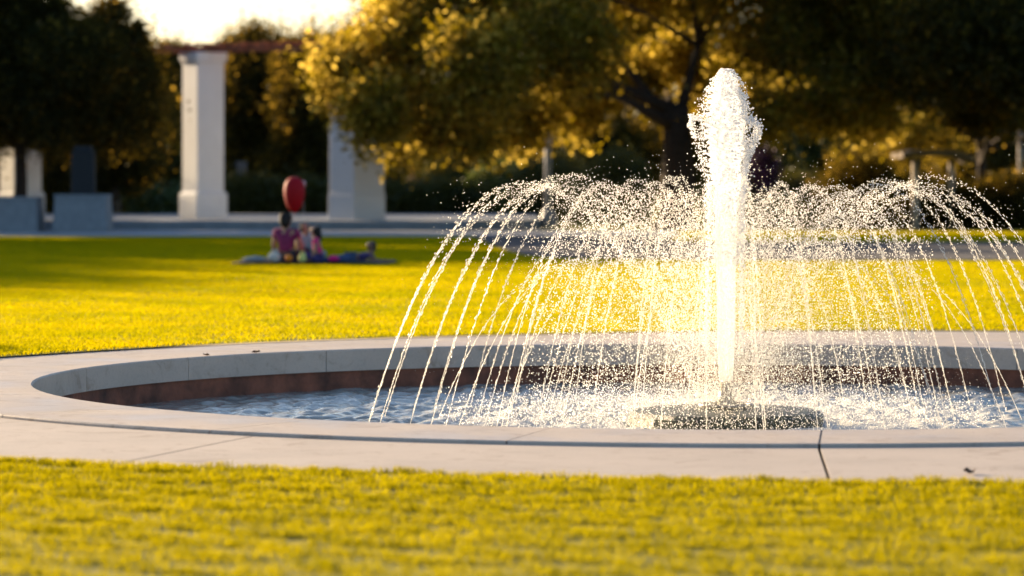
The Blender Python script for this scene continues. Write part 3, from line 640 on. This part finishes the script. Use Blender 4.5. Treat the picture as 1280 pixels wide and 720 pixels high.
def arc(seed, phi, rng_, apex, n, name_label, group, r0=.2, z0=-.17, rad=.0042, jit=.012):
    rg = np.random.default_rng(seed)
    # find launch speeds with drag
    def fly(vx, vz, t):
        e = (1 - np.exp(-KD * t)) / KD
        return vx * e, (vz + GR / KD) * e - GR * t / KD
    vz = math.sqrt(2 * GR * (apex - z0))
    for _ in range(12):
        tu = math.log(1 + KD * vz / GR) / KD; hh = fly(0, vz, tu)[1]; vz *= math.sqrt((apex - z0) / hh)
    t1 = 2 * tu
    for _ in range(40):
        z = fly(0, vz, t1)[1] + z0; t1 += (z - (WZ)) / 6.0
    vx = (rng_ - r0) / fly(1, vz, t1)[0]
    t = (np.arange(n) + rg.uniform(-.45, .45, n)) / n * t1
    # droplets come in uneven trains
    t += .002 * np.sin(t * 60 + seed) ; t = np.clip(t, 0.01, t1)
    x, z = fly(vx, vz, t); x += r0; z += z0
    vxx = vx * np.exp(-KD * t); vzz = (vz + GR / KD) * np.exp(-KD * t) - GR / KD
    j = jit * np.exp(-((t - tu * 1.05) / (.38 * t1)) ** 2) + .0009
    c, s = math.cos(phi), math.sin(phi)
    J = rg.normal(size=(n, 3)) * j[:, None]
    # wind: the strands drift a little
    dr = .03 * np.sin(t * 3 + seed) * (t / t1)
    P = np.stack([x * c - s * dr, x * s + c * dr, z], 1) + J
    late = np.clip((t - tu * 1.15) / (t1 - tu * 1.15), 0, 1)
    rr = rad * rg.uniform(.6, 1.3, n) * (1 - .60 * late)
    dirs = np.stack([vxx * c, vxx * s, vzz], 1)
    v, f = drops(P, rr, dirs, 1.2 + 9.0 * late * rg.uniform(.4, 1.2, n))
    tt = np.linspace(tu * 1.45, t1, 46); xx, z_ = fly(vx, vz, tt); xx += r0; z_ += z0; dt = .03 * np.sin(tt * 3 + seed) * (tt / t1)
    Q = np.stack([xx * c - s * dt, xx * s + c * dt, z_], 1); w3 = np.array([[-s, c, 0], [c * .7, s * .7, .7], [s, -c, 0], [-c * .7, -s * .7, -.7]])
    tr = (.0009 + .0016 * np.linspace(0, 1, 46) * (1 + .5 * np.sin(tt * 170 + seed)))[:, None, None]
    v2 = (Q[:, None] + w3[None] * tr).reshape(-1, 3); i_, j_ = np.meshgrid(np.arange(45), np.arange(4), indexing='ij'); k_ = (j_ + 1) % 4
    q4 = np.stack([i_ * 4 + j_, i_ * 4 + k_, (i_ + 1) * 4 + k_, (i_ + 1) * 4 + j_], -1).reshape(-1, 4)
    f2 = np.concatenate([q4[:, :3], q4[:, [0, 2, 3]]]) + len(v); v = np.concatenate([v, v2]); f = np.concatenate([f, f2])
    o = link('water_jet', mesh_np('water_jet', v, f, True), M['drop'], None, (PC.x, PC.y, 0))
    tag(o, name_label, 'water jet', group); return o
def fan(phis, rngs, apexes, n, head, group, **kw):
    side = {}
    for q, ph in enumerate(phis):
        side.setdefault('near' if math.sin(ph) < 0 else 'far', []).append((math.cos(ph), q))
    for sd, lst in side.items():
        lst.sort()
        for k, (_, q) in enumerate(lst):
            arc(200 + q + int(kw.get('seed', 0)), phis[q], rngs[q], apexes[q], n, f'{head} falling on the {sd} side, {ORD[k]} from the left', group, **{a: b for a, b in kw.items() if a != 'seed'})
rg = np.random.default_rng(21)
near_px = [(596, 0), (643, 0), (703, 0), (775, 0), (850, 0), (921, 0), (990, 0), (1085, 0), (1172, 0), (1240, 0)]
phis = []
for px, _ in near_px:
    c = (px - 907) / 498.0; phis.append(-math.acos(max(-1, min(1, c))))
phis += [R(a) for a in (-171, -163, -156, -148, -139, -4, -13, -24, -33, -41)]
phis += [R(a) for a in (174, 165, 155, 146, 136, 125, 114, 103, 92, 81, 70, 60, 50, 41, 32, 23, 14, 5)]
n_ = len(phis)
fan(phis, 2.72 + rg.normal(0, .05, n_), 1.50 + rg.normal(0, .045, n_), 420, 'outer arching jet', 'outer ring of arching water jets')
ph2 = [R(-178 + 18 * k + rg.uniform(-4, 4)) for k in range(20)]
fan(ph2, 1.95 + rg.normal(0, .14, 20), 1.22 + rg.normal(0, .12, 20), 300, 'inner shorter jet', 'inner ring of shorter water jets', seed=80, rad=.0036)
ph3 = [R(-171 + 30 * k + rg.uniform(-6, 6)) for k in range(12)]
fan(ph3, 2.2 + rg.normal(0, .15, 12), .88 + rg.normal(0, .06, 12), 240, 'low flat jet', 'low ring of flat water jets', seed=140, rad=.0034, jit=.010)
# central plume
pl = empty('water_plume', (PC.x, PC.y, -.02)); tag(pl, 'tall white frothing water plume rising from the middle of the fountain', 'water plume')
def zpx(y): return CH - (y - YH) / 164.06 + .02
prof = [(84, 4, 0), (94, 11, 0), (105, 17, 0), (120, 22, 0), (140, 27, 0), (160, 30, 0), (190, 28, 0), (215, 24, 0), (240, 20, 0), (265, 16.5, 0), (300, 13, 0), (380, 12, 0), (440, 11, 0), (474, 9, 0)]
py = np.array([p_[0] for p_ in prof], float); pw = np.array([p_[1] for p_ in prof], float)
rg = np.random.default_rng(31)
nz, nt_ = 420, 64
ys = np.linspace(86, 476, nz); w_ = np.interp(ys, py, pw) / 164.06 * np.interp(ys, [86, 200, 262, 300], [.74, .72, .80, .95])
th = np.linspace(0, 2 * PI, nt_, endpoint=False); TH, YS = np.meshgrid(th, ys); Wd = np.repeat(w_[:, None], nt_, 1)
nzv = sum(np.sin(rg.integers(1, 14) * TH + rg.uniform(-.9, .9) * YS + rg.uniform(0, 6)) for _ in range(16)) / 8
amp = np.interp(YS, [86, 150, 240, 300], [.42, .42, .26, .10])
rr_ = Wd * (1 + amp * nzv)
V = np.stack([rr_ * np.cos(TH), rr_ * np.sin(TH), zpx(YS)], -1).reshape(-1, 3)
i, j = np.meshgrid(np.arange(nz - 1), np.arange(nt_), indexing='ij'); j2 = (j + 1) % nt_
Fc = np.stack([i * nt_ + j, i * nt_ + j2, (i + 1) * nt_ + j2, (i + 1) * nt_ + j], -1).reshape(-1, 4)
link('column_core', mesh_np('column_core', V, Fc, True), M['plume'], pl)
n = 5200    # froth round the head
yy = 86 + (330 - 86) * rg.random(n) ** 1.1; a_ = rg.uniform(0, 2 * PI, n)
wr = np.interp(yy, py, pw) / 164.06
lump = 1 + .13 * np.sin(3 * a_ + yy * .09) + .10 * np.sin(5 * a_ - yy * .21)
rho = wr * lump * (.95 + np.abs(rg.normal(0, .20, n)))
P = np.stack([rho * np.cos(a_), rho * np.sin(a_), zpx(yy)], 1)
v, f = drops(P, rg.uniform(.003, .0085, n)); link('froth', mesh_np('froth', v, f, True), M['plume'], pl)
# side tongues thrown out of the head (right and left)
def tongue(pts, n, sp, seed):
    rg = np.random.default_rng(seed); pts = np.array(pts, float); u = rg.random(n) * (len(pts) - 1); k = np.minimum(u.astype(int), len(pts) - 2); fr = (u - k)[:, None]
    q = pts[k] * (1 - fr) + pts[k + 1] * fr
    P = np.stack([(q[:, 0] - 907) / 164.06, rg.normal(0, .03, n), zpx(q[:, 1])], 1) + rg.normal(size=(n, 3)) * sp
    v, f = drops(P, rg.uniform(.005, .011, n)); link('side_spray', mesh_np('side_spray', v, f, True), M['plume'], pl)
tongue([(915, 115), (926, 118), (930, 135), (925, 150)], 340, .018, 1)
tongue([(925, 150), (938, 150), (948, 157), (946, 170), (938, 188), (930, 198)], 480, .016, 2)
tongue([(922, 165), (930, 180), (936, 192)], 160, .014, 3)
tongue([(875, 150), (864, 145), (863, 156), (869, 172)], 200, .012, 4)
tongue([(933, 195), (928, 240), (927, 330), (926, 440)], 900, .012, 5)
tongue([(886, 230), (884, 330), (882, 440)], 350, .014, 6)
# spray of drops between the jets
rg = np.random.default_rng(41)
n = 30000
rho = 1.55 * rg.power(1.5, n); a_ = rg.uniform(0, 2 * PI, n)
zz = WZ + .02 + (1.42 - WZ) * rg.beta(1.25, 1.15, n)
rho *= np.where(zz > 1.1, .9, 1.0)
P = np.stack([PC.x + rho * np.cos(a_) + .03, PC.y + rho * np.sin(a_), zz], 1)
n2 = 9000; rho2 = .55 * rg.random(n2) ** .6; a2 = rg.uniform(0, 2 * PI, n2); z2 = WZ + .1 + 1.75 * rg.beta(1.2, 1.5, n2)
P2 = np.stack([PC.x + rho2 * np.cos(a2), PC.y + rho2 * np.sin(a2), z2], 1)
n3 = 3500; rho3 = rg.uniform(.4, 2.3, n3); a3 = rg.uniform(0, 2 * PI, n3); z3 = 1.25 + np.abs(rg.normal(0, .22, n3)) - .10 * rho3
P3 = np.stack([PC.x + rho3 * np.cos(a3), PC.y + rho3 * np.sin(a3), z3], 1)
n4 = 14000; rho4 = 2.2 * rg.random(n4) ** .7; a4 = rg.uniform(0, 2 * PI, n4); z4 = WZ + np.abs(rg.normal(0, .10, n4))
P4 = np.stack([PC.x + rho4 * np.cos(a4), PC.y + rho4 * np.sin(a4) + .4, z4], 1)
n5 = 60000; rho5 = np.abs(rg.normal(0, .75, n5)); a5 = rg.uniform(0, 2 * PI, n5); z5 = WZ + 1.75 * rg.beta(1.3, 1.7, n5)
P5 = np.stack([PC.x + rho5 * np.cos(a5) + .05, PC.y + rho5 * np.sin(a5), z5], 1)
PA = np.concatenate([P, P2, P3, P4, P5]); rr_ = np.concatenate([rg.uniform(.0022, .0050, n), rg.uniform(.0025, .0052, n2), rg.uniform(.0015, .0036, n3), rg.uniform(.0022, .0048, n4), rg.uniform(.0008, .0019, n5)])
PA = np.stack([PA[:, 0] , PA[:, 1], PA[:, 2]], 1)
v, f = drops(PA, rr_, np.tile([0.0, 0, 1], (len(PA), 1)), rg.uniform(.9, 1.7, len(PA)))
o = link('spray', mesh_np('spray', v, f, True), M['drop']); tag(o, 'glittering cloud of falling water drops between the jets', 'spray', kind='stuff')
# ---------------------------------------------------------------- people
def skin(name, nodes, edges, mat, parent, sub=2, root=0):
    bm = bmesh.new(); L = bm.verts.layers.skin.verify(); vs = []
    for k, (co, r) in enumerate(nodes):
        v_ = bm.verts.new(co); v_[L].radius = (r, r) if not isinstance(r, tuple) else r; v_[L].use_root = (k == root); vs.append(v_)
    for a_, b_ in edges: bm.edges.new((vs[a_], vs[b_]))
    me = bpy.data.meshes.new(name); bm.to_mesh(me); bm.free()
    o = link(name, me, mat, parent)
    o.modifiers.new('skin', 'SKIN').use_smooth_shade = True
    s_ = o.modifiers.new('sub', 'SUBSURF'); s_.levels = sub; s_.render_levels = sub
    return o
def body(parent, J, mat, k=1.0):
    """J: joint dict -> one continuous figure. keys pelvis waist chest neck head top, shL elL wrL haL, hipL knL anL toL (and R)"""
    names = ['pelvis', 'waist', 'chest', 'neck', 'chin', 'head', 'crown']
    r = dict(pelvis=(.13, .10), waist=(.115, .085), chest=(.14, .10), neck=.05, chin=.075, head=.09, crown=.062)
    nodes = []; idx = {}; edges = []
    def add(nm, co, rad_, to=None):
        idx[nm] = len(nodes); nodes.append((co, tuple(v * k for v in rad_) if isinstance(rad_, tuple) else rad_ * k))
        if to is not None: edges.append((idx[to], idx[nm]))
    prev = None
    for nm in names: add(nm, J[nm], r[nm], prev); prev = nm
    for s in 'LR':
        add('sh' + s, J['sh' + s], .055, 'chest'); add('el' + s, J['el' + s], .04, 'sh' + s); add('wr' + s, J['wr' + s], .028, 'el' + s)
        w_ = Vector(J['wr' + s]); e_ = Vector(J['el' + s]); d_ = (w_ - e_).normalized(); sd = d_.cross(Vector((0, 1, .3))).normalized()
        add('pa' + s, w_ + d_ * .07 * k, (.034, .018), 'wr' + s)
        for q in range(4):
            b0 = w_ + d_ * .085 * k + sd * (q - 1.5) * .018 * k
            add(f'f{q}' + s, b0 + d_ * (.04 + .008 * (1.5 - abs(q - 1.5))) * k, .008, 'pa' + s)
            add(f'g{q}' + s, b0 + d_ * .068 * k + Vector((0, 0, -.016 * k)), .006, f'f{q}' + s)
        add('th' + s, w_ + d_ * .05 * k + sd * .045 * k, .009, 'pa' + s)
        add('hip' + s, J['hip' + s], .085, 'pelvis'); add('kn' + s, J['kn' + s], .06, 'hip' + s); add('an' + s, J['an' + s], .038, 'kn' + s); add('to' + s, J['to' + s], (.04, .025), 'an' + s)
    o = skin('body', nodes, edges, mat, parent)
    return o
def face(parent, c, fwd, k, matskin):
    """eyes, nose, ears as small features at the head"""
    c = Vector(c); fwd = Vector(fwd).normalized(); sd = fwd.cross(Vector((0, 0, 1))).normalized()
    bm = bmesh.new()
    bmesh.ops.create_icosphere(bm, subdivisions=2, radius=.016 * k, matrix=Matrix.Translation(c + fwd * .092 * k - Vector((0, 0, .01))))
    for s in (-1, 1): bmesh.ops.create_icosphere(bm, subdivisions=2, radius=.022 * k, matrix=Matrix.Translation(c + sd * s * .085 * k))
    bm_done(bm, 'nose_and_ears', matskin, parent, smooth=True)
    bm = bmesh.new()
    for s in (-1, 1): bmesh.ops.create_icosphere(bm, subdivisions=1, radius=.011 * k, matrix=Matrix.Translation(c + fwd * .082 * k + sd * s * .032 * k + Vector((0, 0, .022 * k))))
    bm_done(bm, 'eyes', M['hair'], parent)
    bm = bmesh.new(); add_tube(bm, [c + fwd * .084 * k - sd * .022 * k - Vector((0, 0, .045 * k)), c + fwd * .088 * k - Vector((0, 0, .048 * k)), c + fwd * .084 * k + sd * .022 * k - Vector((0, 0, .045 * k))], [.004, .007, .004], 6)
    bm_done(bm, 'mouth', M['maroon'], parent)
def hair(parent, c, back, k, length, seed=1):
    c = Vector(c); back = Vector(back).normalized()
    nodes = [(c + Vector((0, 0, .05 * k)) + back * .01 * k, .118 * k), (c + back * .05 * k, .120 * k), (c + back * .09 * k + Vector((0, 0, -.11 * k)), .095 * k), (c + back * .11 * k + Vector((0, 0, -length)), .05 * k)]
    skin('hair', nodes, [(0, 1), (1, 2), (2, 3)], M['hair'], parent)
def seated(px, py_, D, fx, k, skinm, topm, legm, label, lean=(0, 0), hairlen=.24, armspread=.12, band=None, legdir=1, z0=.03):
    """a person sitting on the ground, built around local axes: fwd = direction faced"""
    b = A(px, py_, D); b.z = z0
    root = empty('person', b); tag(root, label, 'person')
    f_ = Vector((math.cos(fx), math.sin(fx), 0)); s_ = Vector((f_.y, -f_.x, 0)); U = Vector((0, 0, 1))
    ln = f_ * lean[0] + s_ * lean[1]
    def P_(a_, b_, c_): return f_ * a_ * k + s_ * b_ * k + U * c_ * k + ln * c_
    J = dict(pelvis=P_(0, 0, .12), waist=P_(.0, 0, .28), chest=P_(.0, 0, .46), neck=P_(.01, 0, .58), chin=P_(.035, 0, .66), head=P_(.02, 0, .74), crown=P_(.015, 0, .81))
    for s, q in (('L', -1), ('R', 1)):
        J['sh' + s] = P_(0, .185 * q, .51); J['el' + s] = P_(.03, (.185 + armspread) * q, .27); J['wr' + s] = P_(.18, (.17 + armspread) * q, .08)
        J['hip' + s] = P_(.04, .10 * q, .11); J['kn' + s] = P_(.34, .27 * q, .20 if legdir > 0 else .09); J['an' + s] = P_(.26, -.07 * q, .055); J['to' + s] = P_(.30, -.20 * q, .04)
    body(root, J, skinm, k)
    # shirt: torso with short sleeves
    nodes = [(J['pelvis'] + U * .04, (.15 * k, .12 * k)), (J['waist'], (.135 * k, .105 * k)), (J['chest'], (.158 * k, .12 * k)), (J['neck'] - U * .03 * k, (.105 * k, .085 * k))]
    ed = [(0, 1), (1, 2), (2, 3)]
    for s in 'LR':
        n0 = len(nodes); nodes.append((J['sh' + s], .068 * k)); nodes.append((J['sh' + s].lerp(J['el' + s], .5), .056 * k)); ed += [(2, n0), (n0, n0 + 1)]
    shirt = skin('shirt', nodes, ed, topm, root)
    if band:
        skin('shirt_band', [(J['waist'] + U * .04 * k, (.144 * k, .114 * k)), (J['waist'] + U * .10 * k, (.156 * k, .12 * k))], [(0, 1)], band, shirt, 1)
    nodes = [(J['pelvis'], (.15 * k, .115 * k))]; ed = []
    for s in 'LR':
        n0 = len(nodes); nodes += [(J['hip' + s], .10 * k), (J['kn' + s], .072 * k), (J['kn' + s].lerp(J['an' + s], .8), .052 * k)]; ed += [(0, n0), (n0, n0 + 1), (n0 + 1, n0 + 2)]
    skin('trousers', nodes, ed, legm, root)
    face(root, J['head'], f_, k, skinm); hair(root, J['head'], -f_, k, hairlen * k)
    return root, J
PD = 59.0
seated(358, 330, PD, R(70), 1.08, M['skin'], M['maroon'], M['charcoal'], 'person in maroon top seated on the blanket, back turned, left side sunlit', (.0, .0), .16, .06, M['violet'])
seated(383, 326, PD + .4, R(-60), .86, M['skin'], M['palecloth'], M['palecloth'], 'person in pale grey clothes seated between the maroon top and the magenta top', (-.05, .0), .14, .02)
seated(399, 330, PD - .2, R(178), .80, M['skin'], M['magenta'], M['indigo'], 'child in magenta top seated sideways with long dark hair', (.10, 0), .34, .03)
# lying child
b = A(445, 330, PD); b.z = .03
root = empty('person', b); tag(root, 'child lying on the blanket in blue trousers and purple top with raised dark head', 'person')
k = .80
def L_(x, y, z): return Vector((x * k, y * k, z * k))
J = dict(pelvis=L_(-.05, 0, .13), waist=L_(.10, 0, .12), chest=L_(.28, 0, .17), neck=L_(.36, -.02, .27), chin=L_(.33, -.03, .33), head=L_(.31, -.02, .40), crown=L_(.31, 0, .47))
for s, q in (('L', 1), ('R', -1)):
    J['sh' + s] = L_(.30, .16 * q, .20); J['el' + s] = L_(.42, .2 * q, .05); J['wr' + s] = L_(.58, .12 * q, .05)
    J['hip' + s] = L_(-.10, .09 * q, .12); J['kn' + s] = L_(-.45, .11 * q, .09); J['an' + s] = L_(-.82, .10 * q, .06); J['to' + s] = L_(-.93, .11 * q, .05)
body(root, J, M['skindark'], k)
nodes = [(J['pelvis'] + L_(.05, 0, 0), (.14 * k, .11 * k)), (J['waist'], (.135 * k, .105 * k)), (J['chest'], (.15 * k, .12 * k))]; ed = [(0, 1), (1, 2)]
for s in 'LR':
    n0 = len(nodes); nodes += [(J['sh' + s], .07 * k), (J['sh' + s].lerp(J['el' + s], .6), .055 * k)]; ed += [(2, n0), (n0, n0 + 1)]
skin('shirt', nodes, ed, M['indigo'], root)
nodes = [(J['pelvis'], (.15 * k, .125 * k))]; ed = []
for s in 'LR':
    n0 = len(nodes); nodes += [(J['hip' + s], .105 * k), (J['kn' + s], .08 * k), (J['an' + s], .055 * k)]; ed += [(0, n0), (n0, n0 + 1), (n0 + 1, n0 + 2)]
skin('trousers', nodes, ed, M['denim'], root)
face(root, J['head'], (-.6, -.8, 0), k, M['skindark']); hair(root, J['head'], (.6, .8, 0), k, .12)
# blanket (slightly rumpled sheet with thickness)
x0, x1 = A(298, 0, PD).x, A(492, 0, PD).x; y0_, y1_ = 58.1, 60.2
nx, ny = 60, 30; gx, gy = np.meshgrid(np.linspace(x0, x1, nx), np.linspace(y0_, y1_, ny), indexing='ij')
gz = .066 + .008 * wob(gx, gy, 4, 77) + .004 * wob(gx, gy, 11, 78)
gx2 = gx + .05 * np.sin(gy * 3); gy2 = gy + .08 * np.sin(gx * 1.4)
V = np.stack([gx2, gy2, gz], -1).reshape(-1, 3); i, j = np.meshgrid(np.arange(nx - 1), np.arange(ny - 1), indexing='ij')
Fc = np.stack([i * ny + j, (i + 1) * ny + j, (i + 1) * ny + j + 1, i * ny + j + 1], -1).reshape(-1, 4)
o = link('picnic_blanket', mesh_np('picnic_blanket', V, Fc, True), M['blanket']); so = o.modifiers.new('solid', 'SOLIDIFY'); so.thickness = .012
tag(o, 'dark picnic blanket spread on the lawn under the seated group', 'blanket')
# things on the blanket
def lumpy(name, px, py_, D, sx, sy, sz, mat, label, cat, seed, handle=False):
    rg = np.random.default_rng(seed); b = A(px, py_, D); b.z = .07
    root = empty(name, b); tag(root, label, cat)
    bm = bmesh.new(); bmesh.ops.create_icosphere(bm, subdivisions=4, radius=1)
    ph = rg.uniform(0, 6, 6)
    for v_ in bm.verts:
        c = v_.co; r = 1 + .10 * math.sin(4 * c.x + ph[0]) * math.sin(3 * c.y + ph[1]) + .06 * math.sin(9 * c.z + ph[2] + 5 * c.x)
        z = max(c.z, -.72); v_.co = Vector((c.x * r * sx, c.y * r * sy, (z * r + .72) * sz))
    bm_done(bm, 'body', mat, root, smooth=True)
    if handle:
        for s in (-1, 1):
            bm = bmesh.new(); add_tube(bm, [(-sx * .5, s * sy * .3, sz * 1.5), (-sx * .3, s * sy * .3, sz * 2.0), (sx * .3, s * sy * .3, sz * 2.0), (sx * .5, s * sy * .3, sz * 1.5)], .012, 6); bm_done(bm, 'handle', mat, root)
    return root
lumpy('cloth_bag', 343, 330, 58.7, .11, .09, .10, M['whitecloth'], 'off-white cloth bag beside the person in maroon', 'bag', 1, True)
lumpy('folded_towel', 319, 331, 58.7, .24, .12, .05, M['palecloth'], 'pale grey folded towel at the left end of the blanket', 'towel', 2)
lumpy('tote_bag', 378, 331, 58.4, .075, .06, .085, M['lemon'], 'pale yellow bag in front of the seated group', 'bag', 3, True)
lumpy('cushion', 417, 330, 58.7, .11, .09, .06, M['magenta'], 'small magenta cushion right of the seated child', 'cushion', 5)
b = A(361, 331, 58.3); root = empty('toy_ball', (b.x, 58.3, .07)); tag(root, 'small orange toy ball in front of the maroon-topped person', 'ball')
bm = bmesh.new(); bmesh.ops.create_uvsphere(bm, u_segments=24, v_segments=16, radius=.065, matrix=Matrix.Translation((0, 0, .065))); bm_done(bm, 'shell', M['orange'], root, smooth=True)
# balloons
def balloon(px, py_, D, w, h, mat, label, tie):
    c = A(px, py_, D); root = empty('balloon', c); tag(root, label, 'balloon', 'balloons over the picnic')
    prof = [(0, -h / 2)] + [(w / 2 * math.sin(t) ** .85 * (1 - .18 * (1 + math.cos(t)) / 2 * 1.6), -h / 2 * math.cos(t)) for t in np.linspace(.12, PI - .12, 22)] + [(0, h / 2)]
    bm = bmesh.new(); add_lathe(bm, prof, n=32); bm_done(bm, 'envelope', mat, root, smooth=True)
    bm = bmesh.new(); add_lathe(bm, [(0, -h / 2 + .004), (.012, -h / 2 - .01), (.026, -h / 2 - .03), (0, -h / 2 - .025)], n=12); bm_done(bm, 'knot', mat, root)
    e = Vector(tie) - c; s0 = Vector((0, 0, -h / 2 - .02))
    bm = bmesh.new(); add_tube(bm, [s0, s0.lerp(e, .4) + Vector((.02, 0, 0)), e], .003, 5); bm_done(bm, 'ribbon', M['ribbon'], root)
balloon(368, 243, PD + .1, .43, .62, M['red'], 'big red balloon floating above the seated picnic group', (A(372, 0, PD).x, PD + .2, .30))
balloon(378.5, 231, PD + .5, .12, .15, M['rose'], 'small pale pink balloon peeping out behind the red balloon', (A(377, 0, PD).x, PD + .4, .30))
# fallen leaves on the pavement
for q, (px, py_, s, lb) in enumerate([(320, 444, .04, 'dry brown leaf lying on the far pavement left of the jets'), (1212, 592, .05, 'dry brown leaf on the near pavement at lower right'), (258, 447.5, .035, 'tiny dry leaf on the far pavement beside the coping')]):
    b = G(px, py_, .004); bm = bmesh.new()
    pts = [(-1, 0, .1), (-.5, .35, .5), (0, .45, .3), (.6, .28, .6), (1, 0, .25), (.6, -.3, .2), (0, -.42, .55), (-.5, -.33, .15)]
    vs = [bm.verts.new((x * s, y * s * 1.5, z * s)) for x, y, z in pts]; c = bm.verts.new((0, 0, .02 * s))
    for k in range(8): bm.faces.new((vs[k], vs[(k + 1) % 8], c))
    o = bm_done(bm, 'fallen_leaf', M['litter'], None, loc=(b.x, b.y, .025 if q != 1 else .004)); so = o.modifiers.new('s', 'SOLIDIFY'); so.thickness = .002
    o.rotation_euler = (0, 0, q * 1.3); tag(o, lb, 'leaf', 'fallen leaves on the pavement')
# ---------------------------------------------------------------- light, sky, camera
w = bpy.data.worlds.new('World'); sc.world = w; w.use_nodes = True
nt = w.node_tree; bg = nt.nodes['Background']; sky = nt.nodes.new('ShaderNodeTexSky'); sky.sky_type = 'NISHITA'; sky.sun_disc = False
sky.sun_elevation = SUN_EL; sky.sun_rotation = -SUN_AZ; sky.altitude = 50; sky.air_density = 1.0; sky.dust_density = 1.6; sky.ozone_density = 3.0
tn = nt.nodes.new('ShaderNodeMix'); tn.data_type = 'RGBA'; tn.blend_type = 'MULTIPLY'; tn.inputs[0].default_value = 1; tn.inputs[7].default_value = (1.02, 1.0, 1.0, 1)
nt.links.new(sky.outputs[0], tn.inputs[6]); nt.links.new(tn.outputs[2], bg.inputs[0]); bg.inputs[1].default_value = 0.088
sl = bpy.data.lights.new('sun', 'SUN'); sl.energy = 5.0; sl.angle = R(.55); sl.color = (1.0, .75, .46)
so_ = bpy.data.objects.new('sun', sl); COL.objects.link(so_)
sd = Vector((-math.sin(SUN_AZ) * math.cos(SUN_EL), math.cos(SUN_AZ) * math.cos(SUN_EL), math.sin(SUN_EL)))
so_.rotation_euler = (-sd).to_track_quat('-Z', 'Y').to_euler(); so_.location = (-20, 40, 20)
cam = bpy.data.cameras.new('camera'); co = bpy.data.objects.new('camera', cam); COL.objects.link(co); sc.camera = co
co.location = (0, 0, CH); co.rotation_euler = (R(90), 0, 0)
cam.sensor_width = 36; cam.lens = 36 * F / 1280; cam.shift_y = -(360 - YH) / 1280
cam.clip_end = 5000; cam.clip_start = .1
cam.dof.use_dof = True; cam.dof.focus_distance = 24.6; cam.dof.aperture_fstop = 1.85
sc.view_settings.view_transform = 'Standard'; sc.view_settings.look = 'None'; sc.view_settings.exposure = 1.42; sc.view_settings.gamma = 1
sc.view_settings.use_curve_mapping = False
sc.cycles.use_denoising = True
sc.cycles.max_bounces = 12; sc.cycles.diffuse_bounces = 9; sc.cycles.transparent_max_bounces = 4; sc.cycles.caustics_reflective = False
